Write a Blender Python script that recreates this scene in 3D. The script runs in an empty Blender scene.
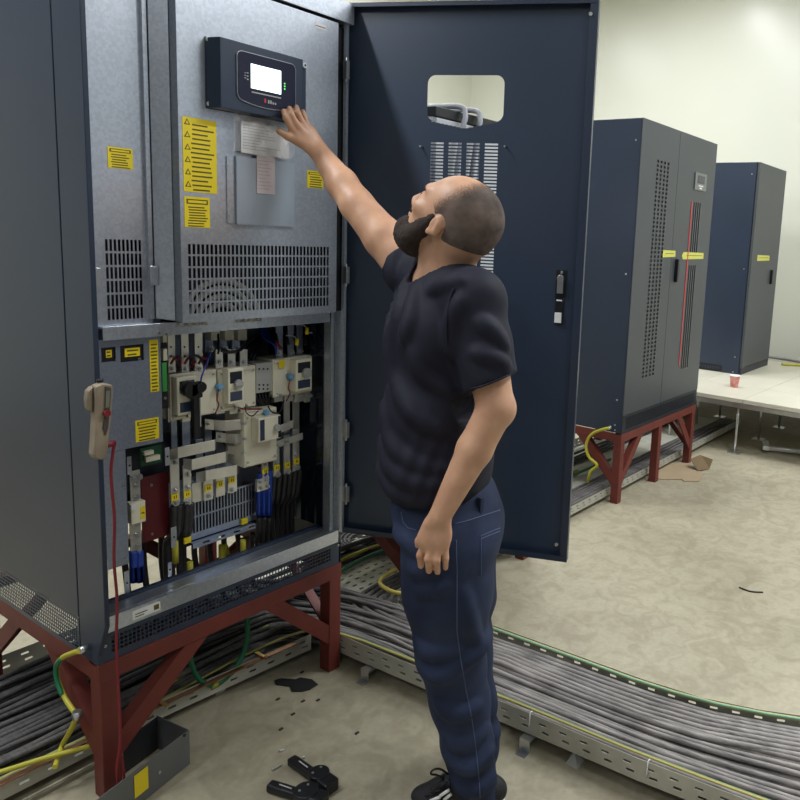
import bpy, bmesh, math, random
import numpy as np
from mathutils import Vector, Matrix
random.seed(7)
SC = bpy.context.scene
COL = SC.collection
# ---------------------------------------------------------------- camera
# world frame: X runs along the row of cabinets, Y into the cabinets, Z up
A0 = .9839
ua = np.array([math.cos(A0), math.sin(A0), 0]); ud = np.array([-math.sin(A0), math.cos(A0), 0])
def loc3(v): return np.array([v@ua, v@ud, v[2]])
CF, CR, CX, CY, PITCH = 754., .0482, 529.9, 353.8, .1526
F_ = np.array([0, math.cos(PITCH), -math.sin(PITCH)]); R0 = np.array([1., 0, 0]); U0 = np.array([0, math.sin(PITCH), math.cos(PITCH)])
R_ = loc3(R0*math.cos(CR)+U0*math.sin(CR)); U_ = loc3(-R0*math.sin(CR)+U0*math.cos(CR)); F_ = loc3(F_)
CAM = np.array([-.993, -2.091, 1.7])
cd = bpy.data.cameras.new('camera'); cam = bpy.data.objects.new('camera', cd); COL.objects.link(cam)
cd.sensor_width = 36; cd.lens = CF/800*36; cd.shift_x = (400-CX)/800; cd.shift_y = (CY-400)/800
cd.clip_start = .05
cam.matrix_world = Matrix(((R_[0], U_[0], -F_[0], CAM[0]), (R_[1], U_[1], -F_[1], CAM[1]), (R_[2], U_[2], -F_[2], CAM[2]), (0, 0, 0, 1)))
SC.camera = cam
# measured points: where the sight line of a photo point meets a real plane
def ray(px, py): return F_+R_*(px-CX)/CF-U_*(py-CY)/CF
def onz(px, py, z=0): d = ray(px, py); return CAM+d*(z-CAM[2])/d[2]
def ony(px, py, y): d = ray(px, py); return CAM+d*(y-CAM[1])/d[1]
def onx(px, py, x): d = ray(px, py); return CAM+d*(x-CAM[0])/d[0]
def RC(a, b, c, d, y):
    p = ony(a, b, y); q = ony(c, d, y); return (min(p[0], q[0]), max(p[0], q[0]), min(p[2], q[2]), max(p[2], q[2]))
# ---------------------------------------------------------------- world, exposure
w = bpy.data.worlds.new('world'); SC.world = w; w.use_nodes = True
w.node_tree.nodes['Background'].inputs[0].default_value = (.8, .85, 1, 1); w.node_tree.nodes['Background'].inputs[1].default_value = .1
SC.view_settings.view_transform = 'Standard'; SC.view_settings.look = 'None'; SC.view_settings.gamma = 1; SC.view_settings.use_curve_mapping = False
SC.view_settings.exposure = 0.0
# ---------------------------------------------------------------- large lights under the ceiling luminaires
CEIL = 4.9
LAMPS = [  # x, y, z, watts: unseen luminaires by the open cabinet, hung low to steepen light falloff, ceiling luminaires farther off
    (-2.4, .42, 3.7, 40), (-.55, .42, 3.7, 58), (2.2, 1.3, 3.9, 40), (4.2, 1.4, 4.75, 95), (6.0, 1.4, 4.75, 42),
    (.1, -2.4, 3.7, 16), (2.3, -2.2, 4.2, 74), (4.4, -2.6, 4.75, 105), (6.6, -2.4, 4.75, 34), (-2.6, -2.4, 3.7, 14), (3.5, -5.0, 4.75, 55), (6.3, -5.0, 4.75, 35), (5.0, 3.8, 4.75, 48), (1.0, 3.8, 4.75, 60)]
for x, y, zl, p in LAMPS:
    l = bpy.data.lights.new('luminaire_light', 'AREA'); l.shape = 'RECTANGLE'; l.size = 1.25; l.size_y = .12; l.energy = p*1.0; l.color = (.93, .97, 1)
    o = bpy.data.objects.new('luminaire_light', l); o.location = (x, y, zl-.02); COL.objects.link(o)
# ---------------------------------------------------------------- materials
MATS = {}
def mat(name, c, rough=.5, metal=0, var=.06, vs=6, bump=0, bs=60, kind='noise', emit=0, alpha=1, trans=0, c2=None, coat=0, spec=.5, stretch=None):
    if name in MATS: return MATS[name]
    m = bpy.data.materials.new(name); m.use_nodes = True; nt = m.node_tree; n = nt.nodes; b = n['Principled BSDF']
    b.inputs['Roughness'].default_value = rough; b.inputs['Metallic'].default_value = metal
    b.inputs['Specular IOR Level'].default_value = spec
    if coat: b.inputs['Coat Weight'].default_value = coat; b.inputs['Coat Roughness'].default_value = .15
    tc = n.new('ShaderNodeTexCoord'); src = tc.outputs['Object']
    if stretch:
        mp = n.new('ShaderNodeMapping'); mp.inputs['Scale'].default_value = stretch; nt.links.new(src, mp.inputs[0]); src = mp.outputs[0]
    if kind == 'noise': t = n.new('ShaderNodeTexNoise'); t.inputs['Detail'].default_value = 6; fac = t.outputs['Fac']
    else: t = n.new('ShaderNodeTexVoronoi'); fac = t.outputs['Color']
    t.inputs['Scale'].default_value = vs; nt.links.new(src, t.inputs['Vector'])
    r = n.new('ShaderNodeValToRGB'); nt.links.new(fac, r.inputs[0])
    c = list(c)
    hi = c2 if c2 else [min(1, k*(1+var)) for k in c]; lo = [k*(1-var) for k in c] if not c2 else c
    r.color_ramp.elements[0].position = .3; r.color_ramp.elements[1].position = .7
    r.color_ramp.elements[0].color = (*lo, 1); r.color_ramp.elements[1].color = (*hi, 1)
    nt.links.new(r.outputs[0], b.inputs['Base Color'])
    if bump:
        t2 = n.new('ShaderNodeTexNoise'); t2.inputs['Scale'].default_value = bs; t2.inputs['Detail'].default_value = 4; nt.links.new(src, t2.inputs['Vector'])
        bp = n.new('ShaderNodeBump'); bp.inputs['Strength'].default_value = bump; bp.inputs['Distance'].default_value = .01
        nt.links.new(t2.outputs['Fac'], bp.inputs['Height']); nt.links.new(bp.outputs[0], b.inputs['Normal'])
    if emit:
        b.inputs['Emission Strength'].default_value = emit; b.inputs['Emission Color'].default_value = (*c, 1)
    if alpha < 1: b.inputs['Alpha'].default_value = alpha
    if trans: b.inputs['Transmission Weight'].default_value = trans
    MATS[name] = m; return m
def s(r, g, b_):  # sRGB 0-255 to linear
    return tuple(((k/255)/12.92 if k/255 <= .04045 else ((k/255+.055)/1.055)**2.4) for k in (r, g, b_))
M_WALL = mat('painted wall', s(226, 226, 212), .3, var=.02, vs=.7, bump=.05, bs=3)
M_CEIL = mat('ceiling paint', s(225, 225, 218), .8, var=.02)
M_FLOOR = None
M_NAVY = mat('dark navy powder coat', s(42, 52, 70), .34, var=.05, vs=3, bump=.03, bs=400)
M_NAVYD = mat('dark navy door lining', s(45, 57, 76), .33, var=.06, vs=2, bump=.03, bs=400)
M_GREYC = mat('dark grey powder coat', s(64, 68, 72), .45, var=.05, vs=3, bump=.03, bs=400)
M_GALV = mat('galvanised sheet', s(196, 202, 212), .31, .8, var=.06, vs=130, kind='vor', bump=.02, bs=20)
M_GALVD = mat('dull galvanised sheet', s(150, 160, 180), .36, .75, var=.05, vs=150, kind='vor')
M_STEEL = mat('bright plated steel', s(205, 207, 208), .28, .9, var=.05, vs=20)
M_TIN = mat('tinned busbar', s(216, 214, 206), .3, .75, var=.06, vs=25)
M_CREAM = mat('cream breaker plastic', s(228, 222, 200), .4, var=.04, vs=10)
M_GREYP = mat('light grey plastic', s(176, 176, 172), .5, var=.04, vs=10)
M_BLACK = mat('black plastic', s(20, 21, 26), .4, var=.1, vs=10)
M_DARK = mat('dark interior steel', s(38, 42, 52), .45, .3, var=.1, vs=5)
M_RED = mat('red oxide primer', s(104, 42, 34), .55, var=.14, vs=9, bump=.1, bs=30)
M_YEL = mat('yellow label', s(240, 214, 30), .5, var=.03, vs=5)
M_INK = mat('label ink', s(96, 84, 24), .6, var=.05)
M_WHITE = mat('white paper', s(226, 226, 226), .6, var=.04, vs=15)
M_CABLE = mat('black cable sheath', s(44, 43, 46), .5, var=.25, vs=14, bump=.1, bs=50)
M_DUSTY_SHADE = mat('dusty cable sheath with painted shade', s(58, 56, 58), .65, c2=s(132, 127, 124), vs=7, stretch=(1, 1, 1), bump=.15, bs=60)
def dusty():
    m = bpy.data.materials.new('dusty cable sheath with painted shade'); m.use_nodes = True; nt = m.node_tree; n = nt.nodes; b = n['Principled BSDF']; b.inputs['Roughness'].default_value = .62
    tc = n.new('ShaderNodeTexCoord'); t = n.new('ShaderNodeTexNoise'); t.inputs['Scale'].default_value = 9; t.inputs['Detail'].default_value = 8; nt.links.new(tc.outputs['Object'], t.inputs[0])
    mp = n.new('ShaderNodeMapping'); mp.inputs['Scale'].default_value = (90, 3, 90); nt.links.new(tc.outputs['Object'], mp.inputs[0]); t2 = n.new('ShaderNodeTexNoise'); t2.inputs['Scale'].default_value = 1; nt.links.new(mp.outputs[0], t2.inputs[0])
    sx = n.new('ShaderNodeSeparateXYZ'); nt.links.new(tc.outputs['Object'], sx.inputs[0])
    mr = n.new('ShaderNodeMapRange'); mr.inputs[1].default_value = .5; mr.inputs[2].default_value = -.5; mr.inputs[3].default_value = .12; mr.inputs[4].default_value = .75; nt.links.new(sx.outputs['Y'], mr.inputs[0])  # dust with shade painted in: sheath darkens along Y under the cabinets
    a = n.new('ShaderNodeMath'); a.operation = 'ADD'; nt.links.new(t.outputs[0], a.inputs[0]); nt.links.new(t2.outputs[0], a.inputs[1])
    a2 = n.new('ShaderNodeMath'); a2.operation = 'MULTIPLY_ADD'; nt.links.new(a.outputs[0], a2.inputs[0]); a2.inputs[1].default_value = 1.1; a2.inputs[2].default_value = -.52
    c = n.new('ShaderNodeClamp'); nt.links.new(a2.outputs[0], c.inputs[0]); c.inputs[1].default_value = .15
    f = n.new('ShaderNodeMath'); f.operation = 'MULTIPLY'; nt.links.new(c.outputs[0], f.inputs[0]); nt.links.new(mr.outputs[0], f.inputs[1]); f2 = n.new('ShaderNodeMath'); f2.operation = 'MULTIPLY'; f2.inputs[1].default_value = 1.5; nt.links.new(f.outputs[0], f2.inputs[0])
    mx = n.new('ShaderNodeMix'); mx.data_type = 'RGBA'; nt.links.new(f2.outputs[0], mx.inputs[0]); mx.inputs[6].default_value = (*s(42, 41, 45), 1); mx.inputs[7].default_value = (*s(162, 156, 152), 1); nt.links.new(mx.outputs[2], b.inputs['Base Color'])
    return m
M_DUSTY_SHADE = dusty()
M_GREEN = mat('green insulation', s(24, 110, 72), .4, var=.05)
M_BLUE = mat('blue insulation', s(24, 62, 160), .4, var=.05)
M_YG = mat('yellow earth insulation', s(184, 176, 52), .45, var=.08, vs=4)
M_REDI = mat('red insulation', s(120, 22, 36), .45, var=.05)
M_COPPER = mat('copper', s(150, 110, 84), .35, .85, var=.1)
M_REDP = mat('dark red insulating board', s(88, 20, 28), .35, var=.06)
# ---------------------------------------------------------------- mesh helpers
ORG = {}
class MB:
    def __init__(self): self.v = []; self.f = []; self.m = []; self.sm = []
    def add(self, vs, fs, m=0, sm=False):
        b = len(self.v); self.v += [tuple(float(k) for k in p) for p in vs]
        for f in fs: self.f.append([b+i for i in f]); self.m.append(m); self.sm.append(sm)
        return self
    def box(self, x0, x1, y0, y1, z0, z1, m=0):
        vs = [(x0, y0, z0), (x1, y0, z0), (x1, y1, z0), (x0, y1, z0), (x0, y0, z1), (x1, y0, z1), (x1, y1, z1), (x0, y1, z1)]
        return self.add(vs, [(0, 3, 2, 1), (4, 5, 6, 7), (0, 1, 5, 4), (1, 2, 6, 5), (2, 3, 7, 6), (3, 0, 4, 7)], m)
    def obox(self, c, ax, hx, hy, hz, m=0, up=(0, 0, 1)):  # box along axis ax
        c = Vector(c); a = Vector(ax).normalized(); u = Vector(up); b = u.cross(a)
        if b.length < 1e-4: b = Vector((1, 0, 0)).cross(a)
        b.normalize(); u = a.cross(b)
        vs = [c+a*hx*i+b*hy*j+u*hz*k for k in (-1, 1) for j in (-1, 1) for i in (-1, 1)]
        return self.add(vs, [(0, 2, 3, 1), (4, 5, 7, 6), (0, 1, 5, 4), (1, 3, 7, 5), (3, 2, 6, 7), (2, 0, 4, 6)], m)
    def bar(self, p, q, wd, th, m=0, up=(0, 0, 1)):
        p = Vector(p); q = Vector(q); return self.obox((p+q)/2, q-p, (q-p).length/2, wd/2, th/2, m, up)
    def prism(self, pts, e, m=0):
        n = len(pts); e = Vector(e); vs = [Vector(p) for p in pts]; vs += [v+e for v in vs]
        return self.add(vs, [list(range(n))[::-1], list(range(n, 2*n))]+[(i, (i+1) % n, n+(i+1) % n, n+i) for i in range(n)], m)
    def tube(self, path, r, n=8, m=0, caps=True):
        P = [Vector(p) for p in path]; k = len(P); rs = r if isinstance(r, (list, tuple)) else [r]*k
        vs = []; up = None
        for i in range(k):
            t = (P[min(i+1, k-1)]-P[max(i-1, 0)])
            if t.length < 1e-9: t = Vector((0, 0, 1))
            t.normalize()
            if up is None:
                up = Vector((0, 0, 1)) if abs(t.z) < .9 else Vector((1, 0, 0))
            a = (up-t*up.dot(t)); a.normalize(); b = t.cross(a); up = a
            vs += [P[i]+(a*math.cos(2*math.pi*j/n)+b*math.sin(2*math.pi*j/n))*rs[i] for j in range(n)]
        fs = [(i*n+j, i*n+(j+1) % n, (i+1)*n+(j+1) % n, (i+1)*n+j) for i in range(k-1) for j in range(n)]
        self.add(vs, fs, m, True)
        if caps:
            b = len(self.v)-k*n
            self.f += [[b+j for j in range(n)][::-1], [b+(k-1)*n+j for j in range(n)]]; self.m += [m, m]; self.sm += [False, False]
        return self
    def cyl(self, p, q, r, n=12, m=0): return self.tube([p, q], r, n, m)
    def holes(self, x0, x1, z0, z1, hs, T, th=.0015, m=0):
        """sheet x0..x1 by z0..z1 with rectangular holes; T(x,z,d) -> point, d = 0 front, 1 back"""
        r6 = lambda k: round(k, 6)
        xs = sorted({r6(x0), r6(x1), *[r6(h[0]) for h in hs], *[r6(h[1]) for h in hs]}); zs = sorted({r6(z0), r6(z1), *[r6(h[2]) for h in hs], *[r6(h[3]) for h in hs]})
        ix = {k: i for i, k in enumerate(xs)}; iz = {k: i for i, k in enumerate(zs)}
        nx, nz = len(xs), len(zs); keep = np.ones((nx+1, nz+1), bool); keep[-1] = keep[:, -1] = False
        keep[nx-1, :] = False; keep[:, nz-1] = False
        for h in hs: keep[ix[r6(h[0])]:ix[r6(h[1])], iz[r6(h[2])]:iz[r6(h[3])]] = False
        vs = [T(x, z, d*th) for d in (0, 1) for x in xs for z in zs]; N = nx*nz; id_ = lambda i, j, d=0: d*N+i*nz+j
        fs = []
        K = lambda i, j: 0 <= i < nx-1 and 0 <= j < nz-1 and keep[i, j]
        for i in range(nx-1):
            for j in range(nz-1):
                if not keep[i, j]: continue
                fs.append((id_(i, j), id_(i+1, j), id_(i+1, j+1), id_(i, j+1))); fs.append((id_(i, j, 1), id_(i, j+1, 1), id_(i+1, j+1, 1), id_(i+1, j, 1)))
                if not K(i-1, j): fs.append((id_(i, j), id_(i, j+1), id_(i, j+1, 1), id_(i, j, 1)))
                if not K(i+1, j): fs.append((id_(i+1, j), id_(i+1, j, 1), id_(i+1, j+1, 1), id_(i+1, j+1)))
                if not K(i, j-1): fs.append((id_(i, j), id_(i, j, 1), id_(i+1, j, 1), id_(i+1, j)))
                if not K(i, j+1): fs.append((id_(i, j+1), id_(i+1, j+1), id_(i+1, j+1, 1), id_(i, j+1, 1)))
        return self.add(vs, fs, m)
    def build(self, name, ms, parent=None, bevel=0, seg=2, label=None, cat=None, group=None, kind=None, org=None):
        me = bpy.data.meshes.new(name); V = np.array(self.v)
        if parent is not None: o0 = ORG[parent.name]
        elif org is not None: o0 = np.array(org, float)
        else: o0 = np.array([(V[:, 0].min()+V[:, 0].max())/2, (V[:, 1].min()+V[:, 1].max())/2, V[:, 2].min()])
        me.from_pydata([tuple(p) for p in V-o0], [], self.f)
        if not isinstance(ms, (list, tuple)): ms = [ms]
        for k in ms: me.materials.append(k)
        me.polygons.foreach_set('material_index', self.m); me.polygons.foreach_set('use_smooth', self.sm); me.update()
        o = bpy.data.objects.new(name, me); COL.objects.link(o)
        if parent is not None: o.parent = parent
        else: o.location = o0
        ORG[o.name] = o0
        if bevel:
            b = o.modifiers.new('bevel', 'BEVEL'); b.width = bevel; b.segments = seg; b.limit_method = 'ANGLE'; b.angle_limit = .6
        tag(o, label, cat, group, kind); return o
def tag(o, label=None, cat=None, group=None, kind=None):
    for k, v in (('label', label), ('category', cat), ('group', group), ('kind', kind)):
        if v: o[k] = v
def thing(name, loc, label, cat, group=None):
    o = bpy.data.objects.new(name, None); o.empty_display_size = .1; o.location = loc; COL.objects.link(o); ORG[o.name] = np.array(loc, float); tag(o, label, cat, group); return o
def grid(x0, x1, nx, wx, z0, z1, nz, wz):
    """regular hole rectangles"""
    out = []; px = (x1-x0)/nx; pz = (z1-z0)/nz
    for i in range(nx):
        for j in range(nz):
            cx_ = x0+(i+.5)*px; cz = z0+(j+.5)*pz; out.append((cx_-px*wx/2, cx_+px*wx/2, cz-pz*wz/2, cz+pz*wz/2))
    return out
def spline(pts, n=10):
    P = [Vector(p) for p in pts]; out = []
    for i in range(len(P)-1):
        a = P[max(i-1, 0)]; b = P[i]; c = P[i+1]; d = P[min(i+2, len(P)-1)]
        for k in range(n):
            t = k/n; out.append(.5*((2*b)+(c-a)*t+(2*a-5*b+4*c-d)*t*t+(3*b-3*c+d-a)*t**3))
    out.append(P[-1]); return out
FY = lambda y: (lambda x, z, d: (x, y+d, z))      # sheet facing -Y
FX = lambda x_: (lambda y, z, d: (x_+d, y, z))    # sheet facing -X
# ---------------------------------------------------------------- room shell
XB, YS, XN, YN = 7.86, 5.03, -5.0, -7.0
def floor_mat():
    m = bpy.data.materials.new('concrete floor'); m.use_nodes = True; nt = m.node_tree; n = nt.nodes; b = n['Principled BSDF']; b.inputs['Roughness'].default_value = .6
    tc = n.new('ShaderNodeTexCoord'); prev = None
    def noise(sc, det, dist, lo, hi, c0, c1):
        t = n.new('ShaderNodeTexNoise'); t.inputs['Scale'].default_value = sc; t.inputs['Detail'].default_value = det; t.inputs['Distortion'].default_value = dist; nt.links.new(tc.outputs['Object'], t.inputs[0])
        r = n.new('ShaderNodeValToRGB'); r.color_ramp.elements[0].position = lo; r.color_ramp.elements[1].position = hi; r.color_ramp.elements[0].color = (*c0, 1); r.color_ramp.elements[1].color = (*c1, 1); nt.links.new(t.outputs[0], r.inputs[0]); return r.outputs[0]
    a = noise(1.3, 8, .6, .3, .7, s(160, 152, 131), s(181, 173, 151))
    c = noise(7, 10, 1.8, .42, .62, (1, 1, 1), (.84, .83, .81))
    d = noise(45, 6, .3, .35, .7, (1, 1, 1), (.9, .89, .87))
    def mul(p, q):
        x = n.new('ShaderNodeMix'); x.data_type = 'RGBA'; x.blend_type = 'MULTIPLY'; x.inputs[0].default_value = 1; nt.links.new(p, x.inputs[6]); nt.links.new(q, x.inputs[7]); return x.outputs[2]
    nt.links.new(mul(mul(a, c), d), b.inputs['Base Color'])
    bp = n.new('ShaderNodeBump'); bp.inputs['Strength'].default_value = .25; bp.inputs['Distance'].default_value = .01; nt.links.new(c, bp.inputs['Height']); nt.links.new(bp.outputs[0], b.inputs['Normal'])
    return m
M_FLOOR = floor_mat()
def struct(name, mb, m, **k): return mb.build(name, m, kind='structure', **k)
struct('floor', MB().box(XN-.2, XB+.2, YN-.2, YS+.2, -.1, 0), M_FLOOR, org=(0, 0, 0))
struct('ceiling', MB().box(XN-.2, XB+.2, YN-.2, YS+.2, CEIL, CEIL+.1), M_CEIL)
struct('wall_back', MB().box(XB, XB+.2, YN, YS, 0, CEIL), M_WALL)
struct('wall_side', MB().box(XN, XB, YS, YS+.2, 0, CEIL), M_WALL)
M_WALL2 = mat('unseen wall greyed to cut bounce', s(150, 155, 164), .6, var=.03, vs=.7)  # grey chosen to cut bounce light from the unseen walls
struct('wall_left', MB().box(XN-.2, XN, YN, YS, 0, CEIL), M_WALL2)
struct('wall_right', MB().box(XN, XB, YN-.2, YN, 0, CEIL), M_WALL2)
M_LAMP = mat('lamp diffuser', (.95, .98, 1), .5, emit=3)
for x, y, zl, p in LAMPS:
    t = thing('ceiling_light', (x, y, zl), 'long narrow ceiling luminaire above the room, outside the photo', 'ceiling light', 'ceiling luminaires')
    MB().box(x-.65, x+.65, y-.09, y+.09, zl+.03, zl+.09).cyl((x-.5, y, zl+.09), (x-.5, y, CEIL), .005, 6).cyl((x+.5, y, zl+.09), (x+.5, y, CEIL), .005, 6).build('housing', M_WHITE, t, bevel=.005)
    MB().box(x-.62, x+.62, y-.06, y+.06, zl, zl+.03).build('diffuser', M_LAMP, t, bevel=.005)
# ================================================================ red steel stands
def stand(x0, x1, y0, y1, zt, legs, label, lw=.055, brace=.23):
    """welded angle-iron stand: four or six legs with diagonal braces"""
    t = thing('steel_stand', ((x0+x1)/2, (y0+y1)/2, 0), label, 'steel stand')
    bh = .055
    MB().box(x0, x1, y0, y0+.01, zt-bh, zt).box(x0, x1, y0+.01, y0+.055, zt-.008, zt).build('front_beam', M_RED, t, bevel=.002)
    MB().box(x0, x1, y1-.01, y1, zt-bh, zt).box(x0, x1, y1-.055, y1-.01, zt-.008, zt).build('rear_beam', M_RED, t, bevel=.002)
    for x in (x0, x1-.01):
        MB().box(x, x+.01, y0+.01, y1-.01, zt-bh, zt).build('side_beam', M_RED, t, bevel=.002)
    for k, x in enumerate(legs):
        first, last = k == 0, k == len(legs)-1
        xc = x0+.002 if first else (x1-lw-.002 if last else x-lw/2)
        for yf in (0, 1):
            yy = y0+.001 if yf == 0 else y1-lw-.001
            MB().box(xc, xc+lw, yy, yy+lw, 0, zt-.009).build('leg', M_RED, t, bevel=.003)
            dirs = ([1] if first else []) + ([-1] if last else [])
            for d in dirs:
                xs_ = xc+lw if d == 1 else xc
                yb = yy+.003 if yf == 0 else yy+lw-.013
                pz = zt-bh+.01
                MB().prism([(xs_-d*.01, yb, .18), (xs_+d*brace, yb, pz), (xs_+d*(brace+.07), yb, pz), (xs_-d*.01, yb, .11)], (0, .01, 0)).prism([(xs_-d*.01, yb, .18), (xs_+d*brace, yb, pz), (xs_+d*(brace-.008), yb, pz), (xs_-d*.01, yb, .188)], (0, .045 if yf == 0 else -.035, 0)).build('brace', M_RED, t)
            if first or last:
                xb = xc+.003 if first else xc+lw-.013
                d = 1 if yf == 0 else -1; ys_ = yy+lw if yf == 0 else yy; pz = zt-bh+.01
                MB().prism([(xb, ys_-d*.01, .18), (xb, ys_+d*brace, pz), (xb, ys_+d*(brace+.07), pz), (xb, ys_-d*.01, .11)], (.01, 0, 0)).prism([(xb, ys_-d*.01, .18), (xb, ys_+d*brace, pz), (xb, ys_+d*(brace-.008), pz), (xb, ys_-d*.01, .188)], (.045 if first else -.035, 0, 0)).build('brace', M_RED, t)
    return t
W1, D1, ZB, ZT = .908, .85, .433, 2.456
stand(.0, W1, -.005, D1, ZB, [0, 1], 'rusty red steel stand under the open cabinet beside the man')
# ================================================================ main open cabinet
cab = thing('power_cabinet', (W1/2, D1/2, ZB), 'open dark navy power cabinet with galvanised covers, breakers and its door swung wide', 'cabinet')
# outer shell
YG = onx(60, 200, 0)[1]
MB().box(0, .012, YG+.006, D1, ZB+.115, ZT).build('side_panel', M_NAVY, cab, bevel=.002)
MB().prism([(0, -.052, ZB+.135), (0, -.052, ZT), (0, YG, ZT), (0, YG, ZB-.0), (0, -.004, ZB), (0, -.004, ZB+.03)], (.014, 0, 0)).build('corner_post', M_NAVY, cab, bevel=.002)
MB().box(.0025, .011, YG-.001, YG+.007, ZB+.02, ZT-.003).build('post_seam', M_BLACK, cab)
hs = grid(YG+.015, D1-.02, 60, .72, ZB+.012, ZB+.105, 8, .72)
MB().holes(YG+.006, D1, ZB, ZB+.113, hs, FX(.001)).build('side_grille', M_NAVYD, cab)
MB().box(W1-.012, W1, .0, D1, ZB, ZT).build('side_panel', M_NAVY, cab, bevel=.002)
MB().box(.014, W1-.013, D1-.012, D1, ZB+.12, ZT).build('back_panel', M_DARK, cab)
MB().box(.0, W1, .0, D1, ZT, ZT+.012).build('roof', M_NAVY, cab, bevel=.003)
# base grille panel at the front
ZS = ZB+.085
hs = [h for h in grid(.04, W1-.05, 66, .74, ZB+.022, ZS-.012, 4, .76)]
MB().holes(.004, W1-.001, ZB, ZS, hs, FY(.0), .002).build('base_grille', M_NAVY, cab)
def screws(par, y, pts, r=.004, h=.004, name='screw', m=None):
    for px, py in pts:
        p = ony(px, py, y); MB().cyl((p[0], y-h, p[2]), (p[0], y, p[2]), r, 12).cyl((p[0], y-h-.001, p[2]), (p[0], y-h, p[2]), r*.45, 6, 1).build(name, [m or M_STEEL, M_DARK], par)
screws(cab, 0, ((105, 646), (338, 545)))
# sill
MB().box(.016, W1-.014, -.002, .012, ZS+.001, ZS+.05).box(.016, W1-.014, .0121, .07, ZS+.045, ZS+.05).build('sill', M_GALV, cab, bevel=.002)
x0, x1, z0, z1 = RC(132, 604, 160, 600, -.003)
MB().box(x0, x1, -.0035, -.002, ZS+.012, ZS+.04).box(x1-.02, x1-.004, -.004, -.0034, ZS+.018, ZS+.034, 1).box(x0+.008, x1-.04, -.004, -.0034, ZS+.026, ZS+.029, 1).box(x0+.008, x1-.05, -.004, -.0034, ZS+.018, ZS+.021, 1).build('rating_plate', [M_WHITE, M_INK], cab)
MB().box(.016, W1-.014, .071, .085, ZS+.02, ZS+.06).build('dark_sill_edge', M_NAVYD, cab)
M_PALE = mat('zinc screw head', s(225, 228, 230), .35, .3)
# ---------------- narrow left cover with vent
YL = .03
nx0, nx1 = .03, ony(149, 200, YL)[0]; nzb = ony(155, 325, YL)[2]
vx0, vx1, vz0, vz1 = RC(104, 238, 144, 319, YL)
t = MB().holes(nx0, nx1, nzb, ZT-.03, grid(vx0, vx1, 9, .62, vz0, vz1, 6, .84), FY(YL)).box(nx1-.012, nx1, YL-.012, YL, nzb+.02, ZT-.03).build('left_cover', M_GALV, cab)
def sticker(x0, x1, z0, z1, y, par, nl=5, tri=False, name='warning_label', m=M_YEL, head=True):
    mb = MB().box(x0, x1, y-.0012, y, z0, z1); w_, h_ = x1-x0, z1-z0; rng = random.Random(int(x0*1e4))
    zt = z1-h_*.06
    if head: mb.box(x0+w_*.08, x1-w_*.08, y-.0016, y-.0011, z1-h_*.24, z1-h_*.08, 1).box(x0+w_*.14, x1-w_*.14, y-.002, y-.0015, z1-h_*.2, z1-h_*.12, 0); zt = z1-h_*.3
    for k in range(nl):
        z = zt-(k+.5)*(zt-z0)/nl; th = min(.0022, (zt-z0)/nl*.22)
        mb.box(x0+w_*(.12+.1*bool(tri)+.06*rng.random()), x1-w_*(.08+.2*rng.random()), y-.0016, y-.0011, z-th, z+th, 1)
    if tri:
        for k in range(tri):
            z = z1-(k+.6)*h_/tri; q = w_*.09
            mb.prism([(x0+w_*.04, y-.0012, z), (x0+w_*.04+2*q, y-.0012, z), (x0+w_*.04+q, y-.0012, z+q*1.8)], (0, -.0006, 0), 1).prism([(x0+w_*.04+q*.5, y-.0018, z+q*.25), (x0+w_*.04+1.5*q, y-.0018, z+q*.25), (x0+w_*.04+q, y-.0018, z+q*1.3)], (0, -.0003, 0), 0)
    return mb.build(name, [m, M_INK], par)
sticker(*RC(107, 146, 133, 170, YL), YL, t, 6)
MB().box(vx0-.02, vx1+.05, YL+.06, YL+.065, vz0-.1, vz1+.1).build('vent_backing', M_DARK, t)
# ---------------- large raised cover with vent, display and pocket
YC = -.05
cx0 = ony(180, 200, YC)[0]; cx1 = ony(337, 200, YC)[0]; czb = ony(187, 323, YC)[2]; czt = ony(341, 24, YC)[2]
vx0, vx1, vz0, vz1 = RC(187, 243, 329, 308, YC)
vz0 = ony(188, 315, YC)[2]
cov = MB().holes(cx0, cx1, czb, czt, grid(vx0, vx1, 37, .62, vz0, vz1, 6, .84), FY(YC)).box(cx0, cx0+.002, YC+.002, YL+.02, czb, czt).box(cx0, cx1, YC+.002, YL, czb, czb+.002).box(cx1-.002, cx1, YC+.002, .0, czb, czt).build('main_cover', M_GALV, cab)
MB().prism([(nx1+.006, YL+.022, czb+.01), (nx1+.006, YL-.01, czb+.01), (cx0-.002, YC+.035, czb+.005), (cx0-.002, YL+.022, czb+.005)], (0, 0, ZT-.03-czb-.01)).build('cover_side_flange', M_GALV, cab)
MB().box(vx0-.03, vx1+.02, YC+.09, YC+.095, vz0-.04, vz1+.03).build('vent_backing', M_DARK, cov)
mb = MB()   # coiled hoses behind the vent
for r in (.06, .085, .11, .135):
    c = ony(222, 330, YC+.05); mb.tube([(c[0]+r*math.cos(a_*.157), YC+.05, c[2]+.02+r*math.sin(a_*.157)) for a_ in range(21)], .009, 6)
mb.build('coiled_hose', M_GREYP, cov)
sticker(*RC(182, 116, 217, 194, YC), YC, cov, 15, tri=6, head=False)
sticker(*RC(184, 196, 210, 228, YC), YC, cov, 8)
sticker(*RC(307, 170, 323, 189, YC), YC, cov, 5)
x0, x1, z0, z1 = RC(315, 22, 326, 31, YC); MB().box(x0, x1, YC-.001, YC, z0, z1).box(x0+.003, x1-.003, YC-.0015, YC-.0009, z0+.006, z1-.008, 1).build('small_label', [M_WHITE, M_INK], cov)
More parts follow.
